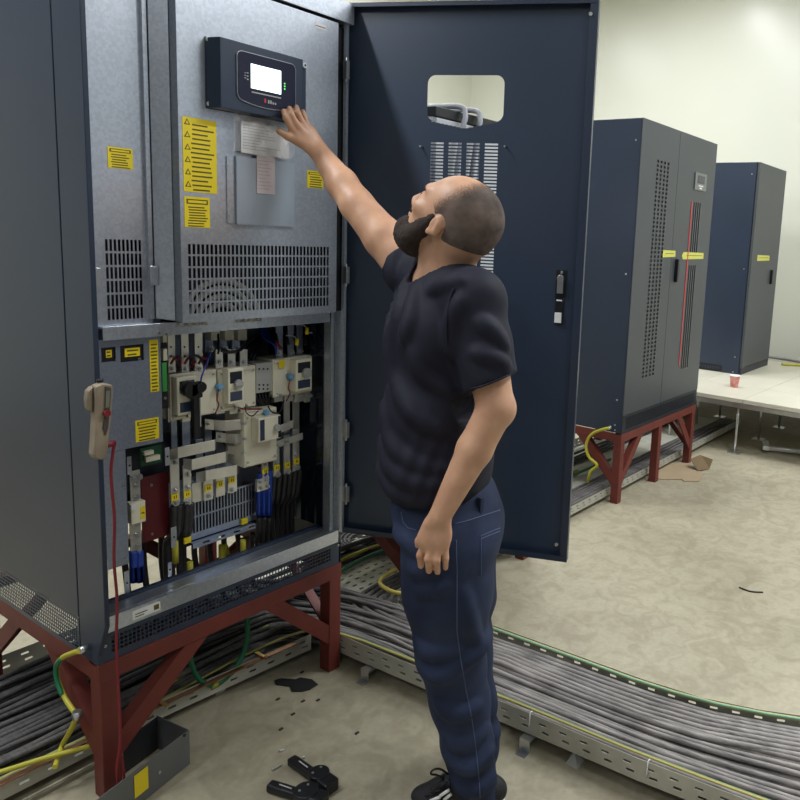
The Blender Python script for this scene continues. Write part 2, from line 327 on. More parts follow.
# frame strip above the cover
MB().box(.03, W1-.004, -.045, .01, czt+.012, ZT-.002).build('top_frame', M_GALV, cab, bevel=.002)
MB().box(.03, W1-.012, .0, .004, czt-.01, czt+.012).build('top_gap', M_BLACK, cab)
MB().box(cx1+.003, W1-.016, -.015, -.008, czb, czt).build('side_gap', M_BLACK, cab)
# catch tab between the covers, cover screws
x0, x1, z0, z1 = RC(149, 266, 158, 285, YL-.02); MB().box(x0, x1, YL-.024, YL-.02, z0, z1).build('catch_tab', M_GALV, cab, bevel=.001)
# rail under the covers
rz0 = ony(166, 336, .0)[2]; rz1 = czb-.003
MB().box(ony(100, 340, .02)[0], cx1+.02, .004, .05, rz0, rz1).build('cross_rail', M_GALV, cab, bevel=.001)
# display unit
dx0, dx1, dz0, dz1 = RC(205, 36, 306, 132, YC-.004)
dz0 = ony(206, 108, YC-.004)[2]
bx0 = ony(220, 40, YC-.05)[0]; bx1 = ony(303, 60, YC-.05)[0]
YD = YC-.05
du = MB().box(dx0, dx1, YC-.004, YC-.0005, dz0, dz1).prism([(bx0+.0, YD, dz0+.002), (bx1, YD, dz0+.002), (bx1+.012, YC-.004, dz0+.002), (bx0-.014, YC-.004, dz0+.002)], (0, 0, dz1-dz0-.004)).build('display_unit', M_NAVYD, cov, bevel=.002)
du2 = du; 
screws(cov, YC-.004, ((208, 39.5), (209, 104), (304, 65.5)), .0085, .006, m=M_PALE)
fx0, fx1 = ony(236, 60, YD)[0], ony(295, 80, YD)[0]; fz1 = ony(239, 50, YD)[2]; fz0 = ony(260, 107, YD)[2]
def rrect(x0, x1, z0, z1, r, bow=0, n=6):
    P = []
    for cx_, cz, a0 in ((x1-r, z1-r, 0), (x0+r, z1-r, 90), (x0+r, z0+r, 180), (x1-r, z0+r, 270)):
        for k in range(n+1):
            a_ = math.radians(a0+90*k/n); P.append((cx_+r*math.cos(a_), cz+r*math.sin(a_)))
    out = []
    for x, z in P:
        if z < (z0+z1)/2: z -= bow*(1-((x-(x0+x1)/2)/((x1-x0)/2))**2)
        out.append((x, z))
    # extra points along the bowed bottom
    i = 3*(n+1); mid = []
    for k in range(1, 10):
        x = x0+r+(x1-x0-2*r)*k/10; mid.append((x, z0-bow*(1-((x-(x0+x1)/2)/((x1-x0)/2))**2)))
    return out[:i]+mid+out[i:]
P = rrect(fx0, fx1, fz0+.012, fz1, .018, .014); MB().prism([(x, YD, z) for x, z in P], (0, -.004, 0)).build('display_rim', M_STEEL, cov)
P = rrect(fx0+.002, fx1-.002, fz0+.014, fz1-.002, .016, .014); MB().prism([(x, YD-.004, z) for x, z in P], (0, -.0012, 0)).build('display_face', mat('glossy navy face', s(34, 36, 58), .2, var=.02), cov)
sx0, sx1, sz0, sz1 = RC(251, 64, 281, 95, YD-.006); sz1 = ony(251, 64, YD)[2]; sz0 = ony(252, 88.5, YD)[2]
MB().box(sx0, sx1, YD-.0065, YD-.005, sz0, sz1).build('screen', mat('lit screen', (.86, 1, .98), .3, emit=2.2, var=0), cov)
mb = MB(); mb.box(sx0+.002, sx1, YD-.0062, YD-.005, sz0-.0125, sz0-.009)
cxm = (sx0+sx1)/2
for k in range(3): mb.box(sx0-.014, sx0-.009, YD-.0062, YD-.005, sz1-.03-k*.009, sz1-.027-k*.009); mb.box(sx0-.022, sx0-.017, YD-.0062, YD-.005, sz1-.031-k*.007, sz1-.029-k*.007)
for k in range(4): mb.box(cxm+.006+.008*k, cxm+.011+.008*k, YD-.0062, YD-.005, sz0-.034, sz0-.028+.004*(k < 2))
mb.box(cxm-.007, cxm-.001, YD-.0062, YD-.005, sz0-.034, sz0-.022, 1)
for k in range(3): mb.box(sx1+.012, sx1+.016, YD-.0062, YD-.005, sz1-.036-k*.008, sz1-.032-k*.008, 2)
mb.build('display_marks', [M_GREYP, mat('red mark', s(200, 60, 60), .5), mat('green status light', (.15, .9, .2), .4, emit=1)], cov)
# document pocket (flat grey tray) on the cover
px0, px1, pz0, pz1 = RC(234, 157, 292, 226, YC)
pz0 = ony(234, 224, YC)[2]; pz1 = ony(234, 156, YC)[2]
MB().box(px0, px1, YC-.012, YC-.010, pz0, pz1).box(px0, px0+.002, YC-.010, YC-.0003, pz0, pz1).box(px1-.002, px1, YC-.010, YC-.0003, pz0, pz1).box(px0+.002, px1-.002, YC-.010, YC-.0003, pz0, pz0+.002).build('document_pocket', mat('pale blue grey sheet', s(168, 178, 190), .4, .4, var=.03), cov)
lx = ony(226, 157, YC)[0]
MB().box(lx, px0-.001, YC-.004, YC-.0003, pz0+.002, pz1-.002).build('pocket_hinge_strip', M_GALV, cov)
screws(cov, YC-.004, ((227, 166), (228, 216), (292, 174), (292, 220)), .003, .003, 'rivet')
# plastic sleeve of papers tucked behind the display (a thing of its own)
sl = thing('document_sleeve', (ony(260, 150, YC)[0], YC-.015, ony(262, 195, YC)[2]), 'clear plastic sleeve with printed papers hanging below the display', 'document sleeve')
x0, x1 = ony(238, 130, YC)[0], ony(286, 150, YC)[0]; z1 = ony(238, 120, YC-.014)[2]; z0 = ony(238, 152, YC-.014)[2]
mb = MB().box(x0, x1, YC-.0150, YC-.0144, z0, z1)
rr = random.Random(3)
for k in range(9):
    z = z1-.01-k*(z1-z0-.015)/9; mb.box(x0+.006, x0+.006+(x1-x0-.015)*(.35+.6*rr.random()), YC-.0155, YC-.015, z-.0012, z+.0012, 1)
mb.build('paper', [M_WHITE, M_GREYP], sl)
x2, x3 = ony(254, 170, YC)[0], ony(272, 170, YC)[0]; z2 = ony(255, 193, YC-.014)[2]
mb = MB().box(x2, x3, YC-.0142, YC-.0136, z2, z0+.02)
for k in range(10):
    z = z0-.006-k*(z0-z2-.01)/10; mb.box(x2+.004, x2+.004+(x3-x2-.01)*(.4+.6*rr.random()), YC-.0146, YC-.0142, z-.001, z+.001, 1)
mb.build('lower_paper', [mat('pinkish paper', s(214, 200, 204), .6), M_GREYP], sl)
mb = MB(); n = 24; zt_ = ony(238, 113, YC-.014)[2]
vs = []; 
for i in range(n+1):
    for j in range(9):
        u_ = i/n; w_ = j/8; x = x0-.028+(x1-x0+.042)*u_; z = zt_+.004*math.sin(u_*14)-(zt_-z0)*w_; vs.append((x, YC-.019-.005*math.sin(u_*17+w_*5)*(1-w_*.5)-.003*math.sin(u_*31-w_*7), z))
mb.add(vs, [(i*9+j, (i+1)*9+j, (i+1)*9+j+1, i*9+j+1) for i in range(n) for j in range(8)], 0, True)
mb.build('clear_sleeve', mat('clear plastic film', (.9, .9, .92), .15, alpha=.22, var=0), sl)
# ================================================================ inside of the cabinet
# mounting plate, inner walls
ix0, ix1, iz0, iz1 = RC(165, 335, 330, 575, .05)
MB().box(.20, W1-.03, .36, .364, .95, rz1).build('mounting_plate', M_GALVD, cab)
MB().box(W1-.05, W1-.047, .05, .36, ZS+.06, rz1).build('inner_side_sheet', mat('glossy dark steel', s(30, 40, 54), .12, .6, var=.1), cab)
MB().box(W1-.046, W1-.036, .012, .05, ZS+.05, czb).box(W1-.036, W1-.015, .02, .024, ZS+.05, czb).box(W1-.022, W1-.014, -.03, .018, ZS+.05, ZT-.06).build('right_channel', M_GALV, cab)
# lower left cover plate with strip going down
x0, x1, z0, z1 = RC(100, 336, 163, 440, .03)
z0 = ony(160, 442, .03)[2]; z1 = rz0+.0
lp = MB().holes(.03, x1, z0, z1, [RC(101, 348, 116, 361, .03), RC(120, 346, 144, 360, .03)], FY(.03)).build('lower_left_cover', M_GALVD, cab)
x2 = ony(127, 500, .03)[0]; zz = ony(118, 567, .03)[2]
MB().box(.03, x2, .03, .032, zz, z0-.001).box(x2-.002, x2, .0321, .055, zz, z0-.001).build('left_strip', M_GALVD, cab)
for r_ in ((101, 348, 116, 361), (120, 346, 144, 360)):
    a_ = RC(*r_, .034); MB().box(a_[0]-.004, a_[1]+.004, .034, .04, a_[2]-.004, a_[3]+.004).build('label_window', M_BLACK, lp)
    h_ = (a_[3]-a_[2]); sticker(a_[0]+.012, a_[1]-.012, a_[2]+h_*.3, a_[3]-h_*.18, .0335, lp, 2, head=False)
sticker(*RC(135, 421, 159, 438, .03), .03, lp, 5)
a_ = RC(149, 340, 159, 391, .03); sticker(*a_, .03, lp, 14, head=False)
screws(lp, .03, ((165, 398), (116, 360), (139, 359)), .004, .003)
screws(cab, .03, ((124, 486), (126, 558)), .004, .003)
screws(cab, .004, ((159, 333), (166, 334)), .005, .003)
# green terminal connectors beside the long label
a_ = RC(161, 363, 166.5, 391, .05); MB().box(a_[0], a_[1], .045, .08, a_[2], a_[3]).build('green_connector', mat('green connector', s(60, 150, 70), .4), cab, bevel=.001)
a_ = RC(160.5, 337, 167, 363, .06); mb = MB().box(a_[0]-.004, a_[1]+.004, .065, .075, a_[2]-.14, a_[3])
for k in range(2): mb.box(a_[0]+.002, a_[1]-.004, .05, .065, a_[2]+.01+k*.055, a_[2]+.045+k*.055, 1)
mb.build('control_board', [M_BLACK, M_CREAM], cab)
def ibox(name, m, r, y, d, par=cab, bevel=.0015):
    a_ = RC(*r, y); return MB().box(a_[0], a_[1], y, y+d, a_[2], a_[3]).build(name, m, par, bevel=bevel)
def bolt(px, py, y, par=cab, r=.011):
    p = ony(px, py, y); MB().cyl((p[0], y-.002, p[2]), (p[0], y, p[2]), r, 14).cyl((p[0], y-.009, p[2]), (p[0], y-.002, p[2]), r*.68, 6).cyl((p[0], y-.014, p[2]), (p[0], y-.009, p[2]), r*.36, 10).build('bolt', M_STEEL, par)
def vbar(xa, xb, ya, yb, y, par=cab, name='busbar', m=None, holes=(), bolts=(), tagat=None):
    """a vertical busbar seen between photo rows ya and yb"""
    p = ony(xa, ya, y); q = ony(xb, yb, y); w_ = abs(ony(xb, ya, y)[0]-p[0])
    o = MB().box(p[0], p[0]+w_, y, y+.006, q[2], p[2])
    for hx_, hy_ in holes:
        c = ony(hx_, hy_, y); o.cyl((c[0], y-.0006, c[2]), (c[0], y+.001, c[2]), .0035, 10, 1)
    o = o.build(name, [m or M_TIN, M_BLACK], par, bevel=.001)
    for b_ in bolts: bolt(b_[0], b_[1], y, o)
    if tagat:
        c = ony(*tagat, y); h_ = .011
        MB().box(c[0]-.012, c[0]+.012, y-.003, y-.0005, c[2]-h_, c[2]+h_).box(c[0]-.004, c[0]-.001, y-.0036, y-.003, c[2]-.005, c[2]+.005, 1).box(c[0]+.003, c[0]+.006, y-.0036, y-.003, c[2]-.005, c[2]+.005, 1).build('yellow_tag', [M_YEL, M_INK], o)
    return o
# three pale busbars at the top left
for xa, xb, hx_ in ((167.5, 175, 171), (181, 188.5, 184.5), (194.5, 202.5, 198.5)):
    o = vbar(xa, xb, 333, 372, .12, holes=((hx_, 347), (hx_, 356)), bolts=((hx_+1, 369),))
    c = ony(hx_+4, 362, .11); MB().tube(spline([(c[0]-.012, .112, c[2]-.005), (c[0]-.004, .105, c[2]+.012), (c[0]+.02, .115, c[2]+.006), (c[0]+.03, .14, c[2]-.03)], 6), .004, 6).build('wire_end', M_REDI, o)
# second group, behind
for xa, xb, hx_ in ((205, 213, 211), (219, 227, 225), (232, 240, 238)):
    vbar(xa, xb, 333, 352, .2, bolts=((hx_, 349),), m=M_GALVD)
    ibox('terminal_block', M_CREAM, (xa+6, 329, xb+7, 340), .17, .03)
for hx_ in (219.5, 232, 244):
    vbar(hx_-4, hx_+3.5, 350, 368, .12, bolts=((hx_, 362),))
# third group, top right
for xa, xb, b0 in ((276, 283, 353), (288, 294, 352), (297, 303, 351), (307, 313, 350)):
    vbar(xa, xb, 324, 358, .14, m=M_GALVD, bolts=((xa+3.5, b0),))
def breaker(name, r, y, d, raised=None, knob=True, extra=()):
    a_ = RC(*r, y); w_ = a_[1]-a_[0]
    mb = MB().box(a_[0], a_[1], y, y+d, a_[2], a_[3]); 
    o = mb.build(name, M_CREAM, cab, bevel=.003)
    for z_ in (a_[3]-.012, a_[2]+.004): MB().box(a_[0]+.004, a_[1]-.004, y-.004, y, z_, z_+.008).build('moulding', M_CREAM, o, bevel=.001)
    for fx in (.08, .92):
        for fz in (.1, .9):
            c = (a_[0]+w_*fx, a_[2]+(a_[3]-a_[2])*fz); MB().cyl((c[0], y-.0055, c[1]), (c[0], y-.003, c[1]), .004, 10).build('cover_screw', M_GREYP, o)
    if raised:
        yr = y-.035; b_ = RC(*raised, yr); bw, bh = b_[1]-b_[0], b_[3]-b_[2]
        MB().box(b_[0], b_[1], yr, y, b_[2], b_[3]).build('raised_front', M_CREAM, o, bevel=.003)
        MB().box(b_[0]+bw*.12, b_[1]-bw*.12, yr-.001, yr, b_[3]-bh*.42, b_[3]-bh*.1).build('upper_window', M_DARK, o)
        MB().box(b_[0]+bw*.12, b_[1]-bw*.12, yr-.001, yr, b_[2]+bh*.08, b_[2]+bh*.34).build('lower_window', mat('blue grey window', s(50, 60, 84), .2), o)
        if knob:
            c = ((b_[0]+b_[1])/2+bw*.1, b_[3]-bh*.45); MB().cyl((c[0], yr-.012, c[1]), (c[0], yr-.001, c[1]), bw*.26, 16).box(c[0]-bw*.3, c[0]+bw*.2, yr-.017, yr-.012, c[1]-.005, c[1]+.005).build('knob', M_GREYP, o, bevel=.001)
    return o, a_
b1, a1 = breaker('circuit_breaker', (170, 375, 217, 413), .115, .1, (177, 378, 197, 413), False)
b2, a2 = breaker('circuit_breaker', (218, 370, 256, 406), .115, .1, (228, 369, 244, 402))
b3, a3 = breaker('circuit_breaker', (273, 360, 320, 390), .115, .1, (296, 360, 312, 389))
b4, a4 = breaker('circuit_breaker', (244, 413, 277, 460), .10, .11, None)
yr = .06; b_ = RC(258.5, 419, 281, 438, yr)
MB().box(b_[0], b_[1], yr, .10, b_[2], b_[3]).build('raised_front', M_CREAM, b4, bevel=.003)
MB().box(b_[0]+.006, b_[0]+.024, yr-.001, yr, b_[2]+.006, b_[3]-.006).build('lower_window', MATS['blue grey window'], b4)
c = (b_[1]-.02, (b_[2]+b_[3])/2); MB().cyl((c[0], yr-.014, c[1]), (c[0], yr, c[1]), .012, 16).build('knob', M_GREYP, b4)
MB().box(b_[1]-.012, b_[1]-.001, yr-.001, yr, b_[2]+.004, b_[3]-.004).build('upper_window', M_DARK, b4)
# black rotary handle on the left breaker
c = ony(190, 389, .06); c2 = ony(194, 440, .05)
MB().cyl((c[0], .045, c[2]), (c[0], .079, c[2]), .026, 20).cyl((c[0]+.03, .04, c[2]+.004), (c[0]+.03, .07, c[2]+.004), .017, 16).box(c[0]-.005, c[0]+.035, .045, .075, c[2]-.03, c[2]+.018).build('rotary_handle', M_BLACK, b1, bevel=.004)
MB().box(c[0]+.004, c[0]+.03, .048, .07, c2[2], c[2]-.01).build('handle_lever', M_BLACK, b1, bevel=.006)
MB().box(c[0]+.024, c[0]+.027, .046, .048, c2[2]+.04, c[2]-.03).build('handle_mark', M_GREYP, b1)
# contactor
o = ibox('contactor', M_GREYP, (256, 364, 272, 391), .12, .07)
for i in range(3):
    for j, py in enumerate((369, 385, 389)):
        p = ony(259.5+i*4.2, py, .118); MB().cyl((p[0], .1185, p[2]), (p[0], .12, p[2]), .0035, 8).build('terminal_hole', M_BLACK, o)
ibox('yellow_tag', M_YEL, (279, 360, 284.5, 367.5), .108, .001, b3, 0)
def blue_plug(px, py, y, par, coil=True):
    p = ony(px, py, y); MB().cyl((p[0], y-.02, p[2]), (p[0], y+.002, p[2]), .009, 12).cyl((p[0], y-.012, p[2]-.012), (p[0], y+.001, p[2]-.012), .006, 10).build('blue_plug', mat('pale blue plastic', s(110, 160, 200), .4), par)
    if coil: MB().tube(spline([(p[0]-.004, y-.012, p[2]-.01), (p[0]-.016, y-.02, p[2]-.04), (p[0]-.008, y-.018, p[2]-.06), (p[0]-.014, y-.005, p[2]-.09)], 6), .0022, 6).build('red_wire', M_REDI, par)
blue_plug(288.5, 376, .11, b3); blue_plug(217.5, 386, .11, b2); blue_plug(264, 412, .1, b4, False)
# terminals under the breakers
for xs_, yy, d in (((172.5, 186.5), 415, .12), ((221, 234, 245), 407, .12), ((279, 289, 300, 310), 395, .12)):
    for px in xs_:
        o = ibox('terminal_lug', M_TIN, (px-4.5, yy-7, px+4, yy+6), d, .012, cab); bolt(px, yy, d, o)
# Z-shaped flat bars linking left group to the centre
def flatbar(pts, h_, par=cab, name='link_bar', bolts=(), th=.004):
    """bar on edge following (px, py, y) points, height h_"""
    P = [ony(px, py, y) for px, py, y in pts]; mb = MB()
    for i in range(len(P)-1):
        p, q = Vector(P[i]), Vector(P[i+1]); d = (q-p); d.z = 0; nrm = Vector((-d.y, d.x, 0)).normalized()*th
        mb.add([p-Vector((0, 0, h_/2)), q-Vector((0, 0, h_/2)), q+Vector((0, 0, h_/2)), p+Vector((0, 0, h_/2)), p-Vector((0, 0, h_/2))+nrm, q-Vector((0, 0, h_/2))+nrm, q+Vector((0, 0, h_/2))+nrm, p+Vector((0, 0, h_/2))+nrm], [(0, 1, 2, 3), (7, 6, 5, 4), (0, 4, 5, 1), (3, 2, 6, 7), (0, 3, 7, 4), (1, 5, 6, 2)])
    o = mb.build(name, M_TIN, par, bevel=.0012)
    for b_ in bolts: bolt(b_[0], b_[1], b_[2], o, .009)
    return o
flatbar([(169, 455, .13), (178, 453, .10), (215, 445, .10), (216, 444, .16)], .036)
flatbar([(183, 464, .13), (192, 465, .10), (226, 457, .10), (228, 456, .16)], .036)
flatbar([(196, 478, .13), (206, 476, .10), (237, 470, .10), (239, 468, .16)], .036)
flatbar([(205, 424, .16), (214, 425, .15), (226, 426, .12), (247, 424, .11)], .036, bolts=((208, 424, .155), (244, 423, .108)))
flatbar([(216, 437, .16), (226, 438, .15), (236, 439, .12), (247, 438, .11)], .034, bolts=((220, 437, .155), (244, 438, .108)))
flatbar([(228, 450, .16), (238, 451, .15), (247, 452, .12)], .03, bolts=((243, 452, .112),))
# vertical bars in the middle and right
for xa, xb, ya, yb in ((171, 177, 421, 452), (182, 190, 421, 452), (196, 203, 440, 462)): vbar(xa, xb, ya, yb, .17, m=M_GALVD)
for xa, xb in ((284, 290), (293, 299.5)): vbar(xa, xb, 397, 432, .15)
for xa, xb in ((204, 212), (216, 223)): vbar(xa, xb, 430, 475, .2, m=M_GALVD)
vbar(170, 179, 456, 502, .13, bolts=((175, 463), (175, 490), (176, 503)), tagat=(174.5, 497))
vbar(183, 191, 466, 500, .13, bolts=((188, 475), (188, 487), (188, 502)), tagat=(187, 494))
vbar(204, 213, 478, 499, .13, bolts=((209, 496),), tagat=(208, 488)); vbar(216, 225, 476, 495, .13, tagat=(219.5, 484)); vbar(228, 237, 472, 491, .13, bolts=((232, 490),), tagat=(231.5, 480))
MB().box(*RC(192, 484, 204, 500, .14)[:2], .14, .144, *RC(192, 484, 204, 500, .14)[2:]).build('link_plate', M_TIN, cab)
# right group: four tagged bars with cross bracket
for xa, xb, yt, tg, yb in ((262, 268, 460, 471, 480), (273.5, 279.5, 446, 467.5, 477), (284, 290, 436, 465, 474), (293, 299.5, 430, 461, 470)):
    vbar(xa, xb, yt, yb, .13, tagat=((xa+xb)/2, tg), bolts=(((xa+xb)/2, tg-6), ((xa+xb)/2+1, yb-3)))
flatbar([(273, 446, .115), (303, 436, .115)], .026, bolts=((276, 445, .11), (287, 441, .11)))
flatbar([(281, 429, .13), (293, 424, .13)], .03)
o = ibox('crimp_lugs', M_TIN, (257, 480, 269, 489), .125, .012)
for q_ in ((260, 482), (266, 480), (261, 488), (267, 486)): bolt(*q_, .125, o, .009)
# cables down from the bars
def icable(m, px, py, y, zend, r=.009, dx=0, name='cable_tail', dy=.0):
    dy = dy or (.05 if zend < .55 else 0)
    p = ony(px, py, y); return MB().tube(spline([(p[0], y, p[2]), (p[0]+dx*.2, y+dy*.3, p[2]-.1), (p[0]+dx*.8, y+dy, (p[2]+zend)/2), (p[0]+dx, y+dy, zend)], 6), r, 10).build(name, m, cab)
for px in (259, 264, 269): icable(M_BLUE, px, 489, .135, .82, .0095, .004)
for px in (259, 264, 269): icable(M_CABLE, px, 517, .137, .50, .0085, .008)
for k, px in enumerate((274, 279.5, 285, 290, 295, 299.5)): icable(M_CABLE, px, 476-k*1.5, .135+.004*(k % 2), .50, .0095, .006)
for px, py in ((174, 506), (179, 505), (187, 503), (191, 503)): icable(M_CABLE, px, py, .135, .5, .011, .0)
for px, py in ((175, 541), (190, 562), (243, 540)): 
    p = ony(px, py, .12); MB().tube([(p[0], .12, p[2]), (p[0], .12, p[2]-.075)], .010, 8).build('earth_cable_end', M_YG, cab)
icable(M_YG, 221, 545, .2, .5, .009, .06); icable(M_GREEN, 226, 560, .2, .45, .009, .03)
# perforated plate and its rail
a_ = RC(190, 497, 252, 536, .16); z0_ = ony(190, 541, .16)[2]; z1_ = ony(192, 500, .16)[2]
MB().holes(a_[0], a_[1]+.02, z0_, z1_, grid(a_[0]+.006, a_[1]+.012, 20, .6, z0_+.02, z1_-.004, 2, .9), FY(.16)).build('slotted_plate', M_GALVD, cab)
z2_ = ony(188, 551, .14)[2]
MB().holes(a_[0]-.005, a_[1]+.0, z2_, z0_-.004, [(a_[0]+.03+k*.06, a_[0]+.055+k*.06, (z0_+z2_)/2-.004, (z0_+z2_)/2+.003) for k in range(4)], FY(.14)).box(a_[0]-.005, a_[1], .1416, .158, z0_-.006, z0_-.004).build('mounting_rail', M_GALVD, cab)
for px, py in ((244, 521), (187, 540)): 
    p = ony(px, py, .155); MB().box(p[0]-.012, p[0]+.012, .15, .157, p[2]-.01, p[2]+.01).build('yellow_tag', M_YEL, cab)
MB().box(a_[0]-.02, a_[1]+.16, .25, .255, z0_-.06, z1_+.16).build('added_dark_sheet', M_DARK, cab)  # dark sheet added to stand in for shade behind the slots
# insulating board, left lower column
a_ = RC(141, 478, 170, 540, .16); z_ = ony(141, 478, .16)[2]
MB().box(a_[0], a_[1], .16, .165, ony(150, 541, .16)[2], z_).build('insulating_board', M_REDP, cab)
screws(cab, .16, ((151, 485), (152, 534)), .004, .003)
MB().box(a_[0], a_[1]+.01, .166, .17, .7, ony(150, 541, .16)[2]-.002).build('blue_grey_sheet', mat('blue painted sheet', s(28, 52, 92), .35), cab)
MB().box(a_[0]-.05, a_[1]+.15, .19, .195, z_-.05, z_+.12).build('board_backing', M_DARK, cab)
a_ = RC(140, 449, 162, 462, .14); MB().box(a_[0], a_[1], .14, .143, a_[2], a_[3]).box(a_[0]+.01, a_[0]+.055, .125, .139, a_[2]+.015, a_[2]+.03, 1).box(a_[0]+.005, a_[0]+.035, .125, .139, a_[3]-.02, a_[3]-.008, 1).build('relay_board', [mat('green circuit board', s(20, 80, 50), .4), M_CREAM], cab)
vbar(130, 140, 472, 500, .09, bolts=((133, 478), (139, 477), (136, 485), (136, 497)))
vbar(130, 141, 522, 552, .09, bolts=((137, 523), (137, 535), (137, 546)))
o = ibox('fuse_block', M_CREAM, (131, 504, 146, 521), .07, .03); sticker(*RC(140.5, 507, 145.5, 518, .069), .07, o, 1, head=False)
ibox('fuse_cap', M_WHITE, (131, 505, 136, 510), .06, .01, o)
for px in (133, 139): icable(M_BLUE, px, 551, .095, .60, .0125)
for r_ in ((127, 457, 132, 474), (165, 448, 170, 465), (171, 528, 177, 546), (168, 563, 172, 576), (124, 572, 130, 594)):
    a_ = RC(*r_, .08); MB().box(a_[0], a_[1], .08, .0815, a_[2], a_[3]).build('angle_bracket', M_GALV, cab, bevel=.001); c_ = ((r_[0]+r_[2])/2, (r_[1]+r_[3])/2); screws(cab, .08, (c_,), .003, .001, m=M_BLACK)
# wiring: black, blue, white loops with yellow ferrules
wr = random.Random(5)
def wire(m, pts, r=.003, name='control_wire'):
    P = [ony(*p) for p in pts]; return MB().tube(spline(P, 7), r, 6).build(name, m, cab)
wire(M_BLACK, [(195, 362, .09), (190, 357, .08), (198, 356, .08), (204, 365, .1)], .004); wire(M_BLUE, [(211, 352, .1), (206, 365, .08), (201, 380, .07), (203, 392, .09)], .0025)
wire(M_BLACK, [(218, 334, .12), (219, 348, .1), (218, 354, .1)], .0035); wire(M_BLACK, [(221, 350, .1), (230, 352, .09), (240, 350, .1), (250, 340, .15), (260, 333, .2)], .006)
for k in range(5): wire(M_BLUE, [(260+k*1.5, 328, .2), (264+k*2, 338+k, .16), (272+k, 343+k, .13), (276, 346+k*2, .12)], .0035)
for k in range(5): wire(M_BLACK, [(240+k*3, 352+k*2, .18), (250+k*3, 345-k, .2), (258+k*2, 338, .22), (262+k*2, 326, .24)], .006)
for k in range(3): wire(M_REDI, [(274+k*2, 340+k*3, .12), (277+k*2, 343+k*2, .1), (280+k, 349, .11)], .0035)
for px, py in ((307, 331), (297, 342), (316.5, 339)):
    p = ony(px, py, .1); MB().tube([(p[0], .1, p[2]+.012), (p[0]-.001, .1, p[2]-.012)], .0065, 8).build('yellow_ferrule', M_YEL, cab); wire(M_GREYP, [(px, py-3, .1), (px-4, py-6, .11), (px-11, py-6.5, .12)], .0025)
for px in (272.5, 283, 291.5, 301): wire(M_BLACK, [(px, 326, .2), (px+3, 335, .14), (px+5, 345, .12)], .007)
for k in range(6): wire(M_BLACK, [(256+k*3, 391, .14), (257+k*3, 398, .12), (262+k*2, 404, .14), (270, 408+k, .16)], .0035)
wire(M_BLACK, [(246, 404, .08), (246, 412, .07), (252, 416, .08), (258, 411, .1)], .002); wire(M_BLACK, [(268, 406, .1), (272, 412, .08), (280, 412, .08), (284, 400, .1)], .0025)
wire(M_REDI, [(238, 407, .1), (244, 409, .09), (262, 409, .09)], .003)
for k in range(6): ibox('rib', M_DARK, (256+k*3, 393, 257.5+k*3, 406), .14, .02, cab, 0)
for py, px, m in ((486, 250, M_REDP), (463, 259, M_REDP)):
    p = ony(px, py, .2); MB().cyl((p[0]-.03, .2, p[2]+.01), (p[0]+.03, .19, p[2]-.01), .014, 12).build('insulator', m, cab)
MB().box(.3, .86, .205, .208, ony(200, 500, .2)[2], ony(200, 450, .2)[2]).build('inner_sheet', M_GALVD, cab)
# hinge parts on the corner post and hinge side
for px, py in ((94, 275), (101, 566)):
    p = ony(px, py, -.03); MB().box(p[0]-.004, p[0]+.012, -.045, -.025, p[2]-.028, p[2]+.02).cyl((p[0], -.035, p[2]-.035), (p[0], -.035, p[2]+.03), .004).build('hinge_bracket', M_STEEL, cab, bevel=.001)
# ================================================================ the open door, hinged on the right front edge
DD = np.array([.3705, -.929]); DN = np.array([.929, .3705])   # along the door, away from the camera
HG = np.array([W1+.004, -.012]); DW = .866; DZ0, DZ1 = .5692, 2.4586
def TD(x, z, d): return (HG[0]+DD[0]*x+DN[0]*d, HG[1]+DD[1]*x+DN[1]*d, z)
def ondoor(px, py):
    d = ray(px, py); n = np.array([*DN, 0]); t = ((np.array([*HG, 0])-CAM)@n)/(d@n); P = CAM+d*t; return ((P[:2]-HG)@DD, P[2])
def dbox(mb, x0, x1, d0, d1, z0, z1, m=0):
    vs = [TD(x, z, d) for z in (z0, z1) for x, d in ((x0, d0), (x1, d0), (x1, d1), (x0, d1))]
    return mb.add(vs, [(0, 3, 2, 1), (4, 5, 6, 7), (0, 1, 5, 4), (1, 2, 6, 5), (2, 3, 7, 6), (3, 0, 4, 7)], m)
wx0, wz1 = ondoor(428, 75); wx1, wz0 = ondoor(503, 122)
hs = [(wx0, wx1, wz0, wz1)]
for k in range(8): hs.append((wx0+(wx1-wx0)*(.06+.055*k), wx1-(wx1-wx0)*(.06+.055*k), wz0-.0028*(k+1), wz0-.0028*k))
lx0 = ondoor(428, 170)[0]; lx1 = ondoor(500, 170)[0]; lzt = ondoor(460, 142)[1]; lzb = ondoor(480, 296)[1]
nr = 46
for k in range(4):
    a_ = lx0+(lx1-lx0)*(k+.12)/4; b_ = lx0+(lx1-lx0)*(k+.84)/4
    for j in range(nr):
        z = lzb+(lzt-lzb)*(j+.5)/nr; h_ = (lzt-lzb)/nr*.28; hs.append((a_, b_, z-h_, z+h_))
mb = MB().holes(0, DW, DZ0, DZ1, hs, TD, .0015)
r = .028   # rounded window corners
for cx_, cz, sx, sz in ((wx0, wz0, 1, 1), (wx1, wz0, -1, 1), (wx0, wz1, 1, -1), (wx1, wz1, -1, -1)):
    pts = [(cx_, cz)]+[(cx_+sx*(r-r*math.sin(t*math.pi/12)), cz+sz*(r-r*math.cos(t*math.pi/12))) for t in range(7)]
    mb.prism([TD(x, z, .0002) for x, z in pts], tuple(np.array([*DN, 0])*.0012))
door = mb.build('door_sheet', M_NAVYD, cab)
mb = MB(); L_ = .03
